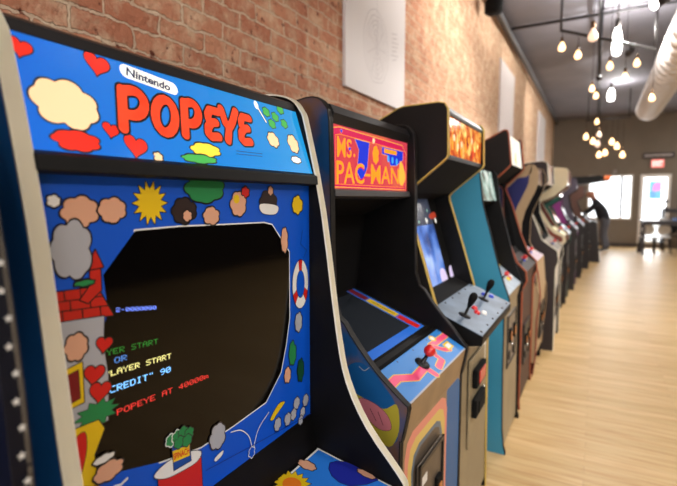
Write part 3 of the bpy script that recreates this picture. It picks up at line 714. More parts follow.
# ================================================================== 4. teal-sided
y0, y1 = 2.75, 3.30; ya, yb = y0+T, y1-T
TEAL = mat('teal_side_laminate', (56,136,166), .4, var=.08, scale=3)
c4 = thing('arcade_cabinet', (-.75, (y0+y1)/2, 0), 'arcade cabinet with plain teal side and small grey front with coin door', 'arcade machine', 'arcade cabinets along the brick wall')
p4 = [(-.85,1.70),(-.70,1.705),(-.63,1.69),(-.60,1.65),(-.578,1.48),(-.54,1.34),(-.486,1.14),(-.44,1.0),(-.415,.93),(-.418,.88),(-.44,.82),(-.43,.15),(-.41,.02),(-.41,0)]
sides(c4, p4, y0, y1, -1.2, TEAL, BLACK, BLACK, 2)
slab('top_panel', c4, (-1.18,1.69), (-.66,1.695), ya, yb, BLACK); pbox((-1.2,ya,.05),(-1.185,yb,1.68), BLACK).build('back_panel', c4)
mq = slab('marquee', c4, (-.64,1.68), (-.60,1.49), ya, yb, glow_material('pale_marquee', [(.35,(90,70,60)),(.5,(170,200,190)),(.62,(236,244,236))], 9, .8), .01)
slab('speaker_panel', c4, (-.60,1.49), (-.72,1.43), ya, yb, BLACKM); slab('screen', c4, (-.72,1.43), (-.60,1.08), ya, yb, SCREEN, .01)
cp = slab('control_panel', c4, (-.56,1.05), (-.425,.945), ya-.0, yb, mat('pale_grey_panel',(176,190,204),.4,var=.2,scale=20), .02, .002)
slab('lower_bezel', c4, (-.60,1.08), (-.56,1.052), ya, yb, YELP)
nn = Vector((.105,0,.135)).normalized()
joystick(cp, (-.50,ya+.2,1.005), nn, .05, DARKPL, RED, .015)
for k in range(3): button(cp, (-.48,ya+.32+.05*k,.99), nn, (YELP,RED,WHITEP)[k])
slab('front_lip', c4, (-.425,.94), (-.445,.85), ya, yb, BEI)
fp = slab('front_panel', c4, (-.445,.85), (-.43,.03), ya, yb, BEI, .015)
coin_door(fp, -.445, ya+.1, yb-.1, .48, .80, mat('grey_door_metal',(128,120,112),.35,.5), 2)

# ================================================================== 5. black, white lit marquee
def generic(label, y0, y1, path, side, inner, trim, marq, scr, cpm, front, mz, cpz, frz, xb=-1.2, far=None, shade=None, ntrim=1, lipm=None, stick=True, ztop=None, trim_off=.004):
    c = thing('arcade_cabinet', (-.75, (y0+y1)/2, 0), label, 'arcade machine', 'arcade cabinets along the brick wall')
    ya, yb = y0+T, y1-T
    sides(c, path, y0, y1, xb, side, inner, trim, ntrim, trim_off, ztop=ztop, outer_far=far)
    (a, b) = mz; slab('marquee', c, a, b, ya, yb, marq, .02)
    slab('top_panel', c, (xb+.02,path[0][1]-.03), (a[0]-.01,a[1]+.005), ya, yb, inner)
    pbox((xb,ya,.05),(xb+.015,yb,path[0][1]-.04), BLACK).build('back_panel', c)
    s0 = (min(b[0]-.14,-.68), b[1]-.12); s1 = (cpz[0][0]-.04, cpz[0][1]+.04)
    slab('speaker_panel', c, b, s0, ya, yb, BLACKM); slab('screen', c, s0, s1, ya, yb, scr, .01)
    slab('lower_bezel', c, s1, cpz[0], ya, yb, BLACKM)
    cp = slab('control_panel', c, cpz[0], cpz[1], ya, yb, cpm, .03, .002)
    d = Vector((cpz[1][0]-cpz[0][0], 0, cpz[1][1]-cpz[0][1])); n = Vector((-d.z, 0, d.x)).normalized(); mid = Vector((cpz[0][0], 0, cpz[0][1]))+d*.5
    if stick:
        joystick(cp, (mid.x, ya+.17, mid.z), n, .055, DARKPL, RED, .016)
        for k in range(3): button(cp, (mid.x-.02*(k%2), ya+.32+.06*k, mid.z+.006*(k%2)), n, (BLUEP,RED,WHITEP)[k])
    slab('front_lip', c, cpz[1], (frz[0][0], frz[0][1]), ya, yb, lipm or front)
    fp = slab('front_panel', c, frz[0], frz[1], ya, yb, front, .015)
    coin_door(fp, max(frz[0][0],frz[1][0])-.004 if frz[0][0]!=frz[1][0] else frz[0][0], ya+.14, yb-.14, .28, .58, DKMETAL)
    return c
ORT = mat('orange_edge_trim', (170,84,50), .5)
c5 = generic('tall black arcade cabinet with brightly lit white marquee and orange edge trim', 3.42, 4.07,
  [(-1.0,1.80),(-.85,1.86),(-.70,1.925),(-.59,1.98),(-.565,1.975),(-.555,1.95),(-.532,1.74),(-.55,1.715),(-.66,1.61),(-.665,1.58),(-.61,1.45),(-.53,1.2),(-.47,1.06),(-.41,1.0),(-.402,.93),(-.43,.87),(-.425,.05),(-.42,0)],
  SBLK, BLACK, ORT, glow_material('white_marquee', [(.35,(250,250,240)),(.52,(250,244,220)),(.62,(200,225,240)),(.75,(250,200,120))], 7, 1.1), SCREEN, DARKPL, mat('dark_red_front',(56,24,24),.5),
  ((-.575,1.955),(-.55,1.745)), ((-.54,1.08),(-.415,.99)), ((-.44,.88),(-.435,.04)), trim_off=.008)
# ================================================================== 6. navy with tan border
TANB = mat('tan_border', (176,148,112), .5); DNAVY = mat('dark_blue_side', (24,28,104), .45, var=.25, scale=4)
p6 = [(-.95,1.48),(-.80,1.56),(-.70,1.62),(-.62,1.70),(-.54,1.77),(-.50,1.787),(-.46,1.77),(-.438,1.72),(-.437,1.64),(-.455,1.57),(-.53,1.40),(-.552,1.30),(-.555,1.09),(-.52,1.03),(-.44,.97),(-.435,.80),(-.392,.70),(-.386,.55),(-.41,.16),(-.41,.12)]
c6 = generic('dark blue arcade cabinet with wide tan side border and pinkish control box', 4.17, 4.80, p6, DNAVY, BLACK, TANB,
  glow_material('dim_marquee', [(.4,(60,50,80)),(.6,(150,120,90))], 8, .5), SCREEN, mat('pinkish_grey_panel',(196,176,186),.4,var=.15,scale=15), TANB,
  ((-.47,1.765),(-.455,1.62)), ((-.60,1.06),(-.425,.975)), ((-.40,.70),(-.415,.14)))
sp = [o for o in c6.children if o.name.startswith('side_panel')]
A = Art((0, 4.17, 0), (1,0,0), (0,0,1))
def offset_path(P_, w):
    P_ = [Vector(p) for p in P_]; out = []
    for i in range(len(P_)):
        d = (P_[min(i+1,len(P_)-1)]-P_[max(i-1,0)]).normalized(); out.append(P_[i]+Vector((d.y, -d.x))*w)
    return out
sp6 = smooth(p6, False, 2); o1, o2 = offset_path(sp6, .035), offset_path(sp6, .072)
op = [a if p.x < -.58 and p.y > 1.4 else b for p, a, b in zip(sp6, o1, o2)]
for i in range(len(sp6)-1):
    A.mb.add([A.p(sp6[i]), A.p(op[i]), A.p(op[i+1]), A.p(sp6[i+1])], [(0,1,2,3)], TANB); A.k += .002
A.k += 1; A.poly([(-.41,.12),(-.41,.20),(-.72,.20),(-.72,.12)], TANB)
A.build('side_print', sp[0])
box = pbox((-.60,4.172,.80),(-.434,4.798,.935), mat('pinkish_panel_front',(214,170,176),.5)).build('control_box', c6, .003)
pbox((-.60,4.168,.80),(-.436,4.172,.935), BLACKM).build('box_end', box)
pbox((-.60,4.20,0),(-.42,4.24,.12), BLACKM).build('leg', c6); pbox((-.60,4.73,0),(-.42,4.77,.12), BLACKM).build('leg', c6); pbox((-1.15,4.20,0),(-1.05,4.77,.12), BLACKM).build('leg', c6)
def upper_print(c, path, y0, m, zmin, inset=.0):
    sp = [o for o in c.children if o.name.startswith('side_panel')][0]
    A = Art((0, y0, 0), (1,0,0), (0,0,1)); pts = [Vector(p) for p in path if p[1] >= zmin]
    if inset: pts = offset_path(pts, inset)
    A.poly(pts+[Vector((-.95, zmin)), Vector((-.95, path[0][1]-.03))], m); A.build('side_print', sp)
# ================================================================== 7..13 going back along the wall
gp = lambda dx=0, top=1.82, dz=0: [(-.95,top-.05),(-.62+dx,top),(-.57+dx,top-.02),(-.555+dx,top-.20),(-.58+dx,top-.24),(-.70+dx,top-.33),(-.66+dx,1.35),(-.56+dx,1.1),(-.42+dx,1.0),(-.405+dx,.90),(-.43+dx,.82),(-.42+dx,.05),(-.42+dx,0)]
BAND = glow_material('banded_marquee', [(.36,(30,14,16)),(.45,(230,226,220)),(.52,(60,20,20)),(.58,(150,90,80)),(.66,(240,200,190))], 11, .6)
c7 = generic('dark arcade cabinet with white and brown banded marquee, behind the dark blue one', 4.95, 5.68, [(p[0]+.03 if p[1] > 1.5 else p[0], p[1]) for p in gp(.10,1.87)], mat('side_umber',(40,28,26),.5), BLACK, CREAM, BAND, SCREEN, mat('grey_brown_panel',(130,124,116),.4), mat('white_front',(190,184,172),.5),
  ((-.455,1.85),(-.44,1.64)), ((-.46,1.09),(-.325,.99)), ((-.345,.85),(-.345,.03)))
CRS = mat('cream_side', (226,212,178), .5, var=.08)
p8 = [(-.95,1.80),(-.42,1.85),(-.31,1.835),(-.298,1.80),(-.298,1.66),(-.33,1.62),(-.43,1.53),(-.56,1.47),(-.60,1.45),(-.57,1.40),(-.45,1.20),(-.40,1.15),(-.30,1.10),(-.29,1.02),(-.40,.92),(-.385,.05),(-.38,0)]
c8 = generic('arcade cabinet with cream side panel and red-brown inner edge', 5.72, 6.30, p8, CRS, mat('red_brown_inner',(110,40,26),.5), CRS, BAND, SCREEN, mat('cream_panel',(214,210,170),.4), mat('dark_front_brown',(60,50,44),.5),
  ((-.315,1.83),(-.31,1.66)), ((-.46,1.17),(-.305,1.08)), ((-.41,.92),(-.40,.03)))
DKF = mat('near_black_front', (34,28,28), .5)
sp = [o for o in c8.children if o.name.startswith('side_panel')][0]
A = Art((0, 5.72, 0), (1,0,0), (0,0,1)); low = [Vector(p) for p in p8 if p[1] < 1.46]
A.poly(offset_path(low, .035)+[Vector((-.9,0)),Vector((-.9,1.45))], mat('red_brown_print',(120,50,32),.5)); A.poly(offset_path(low, .085)+[Vector((-.88,0)),Vector((-.88,1.4))], mat('night_print',(30,44,70),.5))
A.poly([Vector((-.9,0)),Vector((-.385,0)),Vector((-.39,.90)),Vector((-.5,.96)),Vector((-.9,.96))], mat('dark_front_brown',(60,50,44)))
A.build('side_print', sp)
c9 = generic('dark arcade cabinet with blue lit screen, just past the cream one', 6.45, 7.05, gp(.05,1.74), mat('side_dark',(44,36,36),.5), BLACK, DKMETAL, BAND, glow_material('blue_screen', [(.4,(16,30,60)),(.55,(40,90,150)),(.66,(220,230,240))], 8, .8), mat('cream_panel',(214,210,170)), DKF,
  ((-.53,1.72),(-.505,1.56)), ((-.48,1.12),(-.365,1.0)), ((-.385,.86),(-.385,.03)))
c10 = generic('small dark green arcade cabinet between the dark and the purple one', 7.3, 7.9, gp(.08,1.72), DKF, mat('green_inner',(22,70,60),.5), DKMETAL, glow_material('orange_marquee', [(.4,(180,90,60)),(.6,(220,150,120))], 7, .6), mat('orange_screen',(150,90,70),.3,emit=.3), mat('grey_blue_panel',(140,150,165),.4), DKF,
  ((-.50,1.70),(-.475,1.54)), ((-.45,1.12),(-.335,1.0)), ((-.355,.86),(-.355,.03)))
c11 = generic('tall purple arcade cabinet with black base', 8.5, 9.15, gp(.14,1.98), DKF, mat('purple_inner',(90,30,84),.45), DKMETAL, glow_material('purple_marquee', [(.4,(90,30,90)),(.6,(170,120,160))], 7, .5), SCREEN, mat('silver_panel',(96,92,102),.4), DKF,
  ((-.45,1.96),(-.425,1.79)), ((-.39,1.12),(-.275,1.0)), ((-.295,.86),(-.295,.03)))
c12 = generic('black arcade cabinet with silvery grey marquee, next past the purple one', 9.9, 10.55, gp(.20,1.90), DKF, BLACK, DKMETAL, glow_material('grey_marquee', [(.4,(110,96,110)),(.6,(200,190,205))], 7, .4), SCREEN, mat('silver_panel',(170,166,176)), DKF,
  ((-.39,1.88),(-.365,1.71)), ((-.33,1.12),(-.215,1.0)), ((-.235,.86),(-.235,.03)))
c13 = generic('brown sided arcade cabinet standing before the large hooded machine', 11.3, 11.95, gp(.30,1.78), DKF, BLACK, DKMETAL, glow_material('salmon_marquee', [(.4,(170,90,70)),(.6,(220,170,150))], 7, .5), SCREEN, mat('silver_panel',(170,166,176)), DKF,
  ((-.29,1.76),(-.265,1.6)), ((-.23,1.12),(-.115,1.0)), ((-.135,.86),(-.135,.03)))
upper_print(c10, gp(.08,1.72), 7.3, mat('green_side',(30,96,84),.5), 1.0)
upper_print(c11, gp(.14,1.98), 8.5, mat('purple_side',(116,36,104),.45), 1.05)
upper_print(c12, gp(.20,1.90), 9.9, mat('slate_side',(84,76,92),.45), 1.05)
upper_print(c13, gp(.30,1.78), 11.3, mat('umber_side',(96,62,50),.45), 1.0)
# hooded machine at the end of the row
hm = thing('hooded_arcade_cabinet', (-.4,13.0,0), 'large black hooded arcade machine with orange tipped canopy, far end of the row', 'arcade machine')
MB().prism([(-1.15,0),(.10,0),(.0,.95),(-.35,1.05),(-.55,1.15),(-.55,1.83),(-1.15,1.83)], 12.55, 13.55, DKF).build('body', hm, .01)
MB().prism([(-1.1,1.83),(-1.1,2.0),(.0,2.05),(.22,2.03),(.22,1.94),(-.4,1.85)], 12.55, 13.55, BLACK).build('canopy', hm, .01)
pbox((.10,12.54,1.95),(.24,13.56,2.04), mat('orange_canopy_tip',(220,110,50),.4,emit=.3)).build('canopy_tip', hm, .008)
slab('screen', hm, (-.53,1.85), (-.50,1.2), 12.65, 13.45, mat('warm_screen',(130,80,60),.2,emit=.3), .02)
MB().lathe([(.13,0),(.15,.01),(.15,.03),(.13,.04)], (-.22,12.95,1.05), DARKPL, 20, (.6,0,.8)).build('steering_wheel', hm)

# ================================================================== wall and ceiling fittings
POST = mat('poster_paper', (228,220,218), .7)
INKG = mat('faint_pencil_grey', (196,186,186), .8)
def poster(y0, y1, z0, z1, label, drawing=True):
    o = pbox((XW+.002,y0,z0),(XW+.022,y1,z1), POST).build('canvas_print'); tag(o, label, 'poster', 'white prints hung on the brick wall')
    if drawing:
        A = Art((XW+.022,y0,z0), (0,1,0), (0,0,1)); w, h = y1-y0, z1-z0; cx = w*.46; rr = random.Random(int(y0*10))
        for k in range(7):
            r = .04+.025*k; A.stroke([(cx+r*cos(2*pi*i/24)*(.7+.06*k), h*.25+r*1.25*sin(2*pi*i/24)+rr.uniform(-.008,.008)) for i in range(25)], .005, INKG)
        for k in range(9):
            a = 2*pi*k/9; A.stroke([(cx,h*.25),(cx+.15*cos(a),h*.25+.2*sin(a))], .004, INKG)
        A.stroke([(cx,h*.1),(cx,h*.5)], .004, INKG)
        for k in range(7): A.stroke([(w*.72+rr.uniform(0,.03),h*.24+.03*k),(w*.82+rr.uniform(0,.04),h*.255+.03*k)], .007, INKG)
        A.build('drawing', o)
poster(2.53, 3.50, 2.18, 3.55, 'nearest large white print with faint grey line drawing hung on the brick wall')
poster(7.45, 8.75, 2.10, 3.60, 'middle white print on the brick wall, above the tall black cabinet')
poster(12.5, 14.2, 2.10, 3.66, 'farthest white print on the brick wall, near the brown end wall')
PIPE = mat('black_pipe', (40,38,40), .45, .3); ZP = mat('galvanised_conduit', (96,98,102), .5, .5)
o = MB().tube([(-1.26,YB+.1,3.97),(-1.26,17.1,3.97)], .035, ZP, 12).build('conduit_pipe'); tag(o, 'long grey conduit running along the top of the brick wall', 'pipe')
o = MB().tube([(-1.30,YB+.1,4.02),(-1.30,9.0,4.02)], .03, PIPE, 10); 
o = o.build('conduit_pipe'); tag(o, 'black pipe in the corner where brick wall meets the ceiling, behind the grey conduit', 'pipe')
o = MB().lathe([(.09,0),(.11,.02),(.11,.14),(.07,.18)], (-1.20,6.0,3.72), BLACKM, 16).tube([(-1.2,6.0,3.9),(-1.24,6.0,3.95)], .02, BLACKM).build('wall_speaker'); tag(o, 'round black fitting under the conduit high on the brick wall', 'speaker')
o = MB().tube([(-1.3,7.45,3.99),(.05,7.45,3.99),(5.4,7.45,3.99)], .022, PIPE, 10).build('ceiling_pipe'); tag(o, 'thin black pipe crossing the ceiling from the brick wall', 'pipe')
o = MB().tube([(-.09,-3.0,3.95),(-.09,16.5,3.95)], .02, PIPE, 10).build('ceiling_track'); tag(o, 'dark lighting track running lengthwise along the ceiling', 'track')
# spiral duct
DUCT = mat('white_duct_metal', (196,190,186), .6, 0)
du = MB(); Ld = 13.4; c = Vector((.86,12.2,3.42)); n = 24; ys = [12.2-.3*k for k in range(54)]
prof = []
for k, y in enumerate(ys): prof += [(.235,12.2-y),(.235,12.2-y+.285),(.238,12.2-y+.287),(.238,12.2-y+.297)]
du.lathe(prof, c, DUCT, 28, (0,-1,0))
od = du.build('air_duct'); tag(od, 'big round white spiral air duct hanging under the ceiling at right', 'duct')
for y in (2.5,6.0,9.5,11.8): MB().tube([(.86,y,3.65),(.86,y,4.06)], .008, PIPE, 8).build('hanger', od)
# pendant bulbs
BULB = mat('warm_bulb_glass', (255,214,160), .2, emit=4, ecol=(255,208,150)); SOCK = mat('brass_socket', (90,66,44), .35, .6)
def bulb_thing(x, y, Y, label, grp, ztop, s=.85, dim=False):
    p = atY(x, y, Y); r = thing('pendant_bulb', (p.x,p.y,p.z), label, 'light bulb', grp)
    MB().lathe([(.004,.055*s),(.014*s,.05*s),(.02*s,.03*s),(.036*s,0),(.042*s,-.025*s),(.036*s,-.05*s),(.02*s,-.063*s),(.004,-.066*s)], p, BULB if not dim else mat('frosted_bulb',(230,200,176),.3,emit=1.2), 16).build('glass_bulb', r)
    MB().lathe([(.006,.115*s),(.018*s,.11*s),(.02*s,.05*s),(.014*s,.045*s)], p, SOCK, 12).build('socket', r)
    MB().tube([p+Vector((0,0,.11*s)), Vector((p.x,p.y,ztop))], .0035, BLACKM, 6).build('cord', r)
    return p
fixA = [atY(561,30,5.75), atY(655,50,7.0)]; fixA[1].z = fixA[0].z = 3.32
near = [(562,46,5.8,'the bulb at the left end'),(578,54,6.1,'second bulb from the left'),(610,65,6.5,'middle bulb, lower'),(637,62,6.85,'bulb near the right corner of the pipe frame'),(625,76,6.8,'lowest bulb right of centre')]
for (x, y, Y, l) in near:
    bulb_thing(x, y, Y, 'pendant bulb under the near pipe frame, '+l, 'pendant bulbs in the near cluster', 3.32 if (x != 625 and x != 610) else ZC)
bulb_thing(593, 34, 5.5, 'large dim frosted pendant bulb above the near pipe frame', 'pendant bulbs in the near cluster', ZC, 1.1, True)
for (x, y, Y, l) in ((592,88,8.0,'hanging just left of the bright spot lamp, upper of the pair'),(596,95,8.3,'lower of the pair left of the bright spot lamp'),(652,97,7.5,'hanging alone in front of the white duct'),(597,121,9.5,'hanging lowest in the middle, above the far cluster')):
    bulb_thing(x, y, Y, 'glowing pendant bulb '+l, 'single pendant bulbs along the room', ZC)
far = [(586,136),(593,140.5),(612,141),(617,145.5),(605,152),(599,154),(622.5,154)]
fl = ['leftmost','second from left','upper right of centre','right, just beyond the upper pair','lowest centre right','lowest centre','rightmost and lowest']
for (x, y), l in zip(far, fl): bulb_thing(x, y, 13.0, 'bulb in the far cluster, '+l, 'pendant bulbs in the far cluster', 3.4 if y < 150 else 3.3, 1.35)
for (x, y, l) in ((599,134,'upper'),(597.5,143,'lower')): bulb_thing(x, y, 12.6 if y < 140 else 11.6, 'unlit grey bulb in the far cluster, '+l+' of two', 'pendant bulbs in the far cluster', ZC, 1.3, True)
r = thing('pipe_light_frame', tuple((fixA[0]+fixA[1])/2), 'black pipe frame hanging from the ceiling with bulbs below it', 'light fixture')
MB().tube([fixA[0], fixA[1]], .016, PIPE, 10).build('cross_pipe', r)
for q in fixA: MB().tube([q, Vector((q.x,q.y,ZC))], .014, PIPE, 10).build('drop_pipe', r)
r = thing('pipe_light_frame', (0,12.9,3.4), 'thin dark pipe frame holding the far cluster of bulbs', 'light fixture')
MB().tube([(-.35,13.0,3.4),(.6,13.0,3.4)], .014, PIPE, 8).build('cross_pipe', r)
for x in (-.3,.55): MB().tube([(x,13.0,3.4),(x,13.0,ZC)], .012, PIPE, 8).build('drop_pipe', r)
o = MB().tube([atY(599,78,7.2), Vector((atY(599,78,7.2).x, 7.2, ZC))], .02, PIPE, 10).ball(atY(599,78,7.2), .04, PIPE).build('drop_pipe'); tag(o, 'vertical black drop pipe with rounded end hanging among the near bulbs', 'pipe')
# track spots
SPOTG = mat('spot_lens', (255,250,244), .3, emit=60, ecol=(255,250,244))
SPOTS = []
def track_spot(loc, aim, label, power, size=55, lamp=True):
    loc = Vector(loc); d = (Vector(aim)-loc).normalized()
    r = thing('track_spotlight', tuple(loc), label, 'spotlight', 'track spotlights on the ceiling')
    MB().lathe([(.02,-.09),(.04,-.085),(.045,-.02),(.055,.05),(.055,.052)], loc, DKMETAL, 16, d).build('housing', r)
    MB().lathe([(.046,.053),(.046,.056)], loc, SPOTG, 16, d).build('lens', r)
    MB().tube([loc-d*.05, Vector((loc.x,loc.y,3.96)), Vector((loc.x,loc.y,ZC))], .01, DKMETAL, 8).build('stem', r)
    if lamp:
        L = bpy.data.lights.new('spot_light', 'SPOT'); L.energy = power; L.spot_size = radians(size*2); L.spot_blend = .9; L.shadow_soft_size = .12; L.color = (1,.95,.90)
        lo = bpy.data.objects.new('spot_light', L); COL.objects.link(lo); lo.parent = r; lo.location = d*.08; lo.rotation_euler = d.to_track_quat('-Z','Y').to_euler()
    return r
pA = atY(617,42,7.6); pB = atY(611,95,12.2)
def tall_lamp(p, rad, h, label):
    r = thing('pendant_lamp', tuple(p), label, 'lamp')
    MB().lathe([(.01,-h/2),(rad*.8,-h*.45),(rad,-h*.2),(rad*.85,h*.25),(rad*.5,h/2)], p, mat('lamp_tube',(255,252,248),.3,emit=14), 16).build('glass_bulb', r)
    MB().lathe([(rad*.55,h/2),(rad*.6,h/2+.10),(.015,h/2+.12)], p, DKMETAL, 14).build('housing', r)
    MB().tube([p+Vector((0,0,h/2+.1)), Vector((p.x,p.y,ZC))], .01, DKMETAL, 8).build('stem', r)
    L = bpy.data.lights.new('spot_light', 'SPOT'); L.energy = 110; L.spot_size = radians(110); L.spot_blend = .9; L.shadow_soft_size = .1; L.color = (1,.95,.88)
    lo = bpy.data.objects.new('spot_light', L); COL.objects.link(lo); lo.location = p-Vector((0,0,h/2+.03))
pA = atY(617,42,7.2); tall_lamp(pA, .055, .34, 'tall brightly glowing white lamp beside the near bulb cluster')
tall_lamp(pB, .07, .26, 'glowing white lamp farther back, between the near and far bulb clusters')
for pp, nm in ((pA,'near'),(pB,'far')):
    L = bpy.data.lights.new('lamp_glow','POINT'); L.energy = 130 if nm == 'near' else 30; L.shadow_soft_size = .08; L.color = (1,.97,.93)
    lo = bpy.data.objects.new('lamp_glow', L); COL.objects.link(lo); lo.location = pp+Vector((.16,0,.05))
pC = atY(659,2,5.6); track_spot((pC.x,pC.y,pC.z), (-1.2,4.6,2.4), 'small spotlight at the upper right beside the pipe drop', 120)
track_spot((.0,4.6,3.9), (-1.38,4.6,2.5), 'ceiling spotlight above the frame, aimed at the brick wall', 120)
track_spot((2.9,6.6,3.8), (-1.38,6.4,2.5), 'added ceiling spotlight aimed at the brick wall from beyond the right frame edge', 380, 48)  # this and the spots below are added to lift wall, floor and cabinets
track_spot((.35,9.4,3.95), (-1.38,12.2,2.8), 'added small dark ceiling spotlight turned to the brick wall by the far print', 280, 42)
track_spot((.3,1.5,3.9), (.4,3.2,0), 'added ceiling spotlight above the frame over the aisle', 170, 40)
track_spot((1.6,-.6,3.9), (-1.38,2.2,2.7), 'added ceiling spotlight behind the camera aimed at the brick wall', 520, 42)
track_spot((2.2,3.2,3.9), (1.3,4.2,0), 'added ceiling spotlight over the aisle, right of the frame', 210, 45)
track_spot((3.6,8.0,3.9), (1.6,8.6,0), 'added ceiling spotlight over the right side of the room, middle', 130, 45)
track_spot((.9,-1.2,3.9), (-.6,.9,1.3), 'added ceiling spotlight behind the camera aimed at the first cabinets', 50)
# EXIT sign and board
ex = pbox((1.36,YF-.06,2.44),(1.70,YF-.004,2.70), mat('exit_housing',(200,150,140),.4)).build('exit_sign'); tag(ex, 'red lit EXIT sign on the brown wall above the far right window', 'sign')
A = Art((1.36,YF-.06,2.44), (1,0,0), (0,0,1)); A.poly([(.01,.01),(.33,.01),(.33,.25),(.01,.25)], mat('exit_face',(236,120,110),.4,emit=.8)); A.text('EXIT', [(.04,.05),(.30,.05),(.30,.21),(.04,.21)], mat('exit_letters',(255,236,230),.4,emit=1.2), .03); A.build('sign_face', ex)
sb = pbox((1.15,YF-.05,2.74),(1.94,YF-.004,2.90), mat('sign_board',(70,60,60),.5)).build('wall_sign'); tag(sb, 'narrow dark sign board with pale lettering above the EXIT sign', 'sign')
A = Art((1.15,YF-.05,2.74), (1,0,0), (0,0,1))
for k in range(12): A.poly([(.05+.058*k,.045),(.05+.058*k+.04,.045),(.05+.058*k+.04,.115),(.05+.058*k,.115)], mat('sign_letters',(190,180,176),.5))
A.build('lettering', sb)
ws = pbox((1.36,YF+.03,1.50),(1.68,YF+.045,2.05), mat('sign_pale_blue',(120,190,240),.4,emit=.9)).build('window_sign'); tag(ws, 'light blue and pink hanging sign in the right window', 'sign')
A = Art((1.36,YF+.03,1.50), (1,0,0), (0,0,1)); A.shape([(.10,.24),(.30,.28),(.28,.48),(.12,.46)], mat('sign_pink',(226,150,220),.4,emit=.9), None); A.shape([(.02,.05),(.16,.05),(.16,.2),(.02,.22)], mat('sign_azure',(110,170,240),.4,emit=.9), None); A.build('sign_print', ws)
sb = MB().ball((.42,YF-.12,2.36), .055, mat('pale_globe',(150,140,136),.5)).tube([(.42,YF-.12,2.36),(.42,YF-.003,2.36)], .02, DKMETAL, 8).build('wall_lamp'); tag(sb, 'small pale globe fixture on the brown wall above the big window', 'lamp')

# ================================================================== furniture by the windows
DW = mat('dark_table_wood', (50,42,44), .3); WH = mat('white_chair_shell', (240,238,236), .35)
def table(cx, cy, w, d, h, label, name='table', mt=DW):
    r = thing(name, (cx,cy,0), label, 'table')
    pbox((cx-w/2,cy-d/2,h-.04),(cx+w/2,cy+d/2,h), mt).build('tabletop', r, .004)
    for sx in (-1,1):
        for sy in (-1,1): pbox((cx+sx*(w/2-.06)-.03,cy+sy*(d/2-.06)-.03,0),(cx+sx*(w/2-.06)+.03,cy+sy*(d/2-.06)+.03,h-.04), mt).build('leg', r)
    pbox((cx-w/2+.05,cy-d/2+.05,h-.12),(cx+w/2-.05,cy+d/2-.05,h-.04), mt).build('apron', r)
    return r
table(1.85,15.2,1.6,.9,.93,'dark wooden table standing in front of the bright right window')
table(3.3,14.6,1.2,.8,.86,'dark table just outside the right picture edge, near the window')
table(2.3,16.75,1.3,.5,1.22,'tall narrow dark ledge table against the window wall','bar_table')
def chair(cx, cy, rz, m, label, grp):
    r = thing('shell_chair', (0,0,0), label, 'chair', grp); r['_w'] = (0,0,0)
    MB().prism([(-.2,.44),(.2,.45),(.22,.48),(-.18,.47)], -.17, .17, m).build('seat', r, .012)
    b = MB(); pts = []
    for k in range(13):
        t = 2*pi*k/13; pts.append((.15*cos(t), .66+.15*sin(t)))
    b.add([(-.18,y,z) for y, z in pts]+[(-.205,y,z) for y, z in pts], [tuple(range(13)), tuple(reversed(range(13,26)))]+[(i,(i+1)%13,13+(i+1)%13,13+i) for i in range(13)], m)
    b.build('backrest', r, .005)
    for sx in (-1,1):
        for sy in (-1,1): MB().tube([(sx*.15,sy*.15,.45),(sx*.2,sy*.2,0)], .014, DKMETAL, 8).build('leg', r)
    r.location = (cx,cy,0); r.rotation_euler = (0,0,rz); return r
chair(1.24,15.5,pi/2,WH,'white shell chair, left of the pair at the dark table','chairs by the windows')
chair(1.62,15.6,pi/2,WH,'white shell chair, right one of the pair at the dark table','chairs by the windows')
chair(1.9,16.2,-pi/2,BLACK,'black chair on the window side of the dark table, left','chairs by the windows')
chair(2.35,16.2,-pi/2,BLACK,'black chair on the window side of the dark table, right','chairs by the windows')
o = MB().lathe([(.06,0),(.05,.02),(.015,.04),(.012,.16),(.05,.2),(.02,.26)], (1.78,16.75,1.22), DKF, 14).tube([(1.78,16.75,1.42),(1.66,16.75,1.34)], .015, DKF, 8).build('dark_figurine'); tag(o, 'small dark ornament standing on the ledge table by the window', 'ornament')  # small dark figurine, gives no light
for k, (x, m, l) in enumerate(((1.45,WH,'white'),(1.75,mat('blue_box',(110,140,200),.5),'blue'),(2.15,WH,'pale'))):
    o = pbox((x,15.0,.93),(x+.16,15.12,1.0), m).build('small_box', None, .004); tag(o, l+' small box lying on the dark table'+(', at its right end' if k == 2 else ''), 'box')

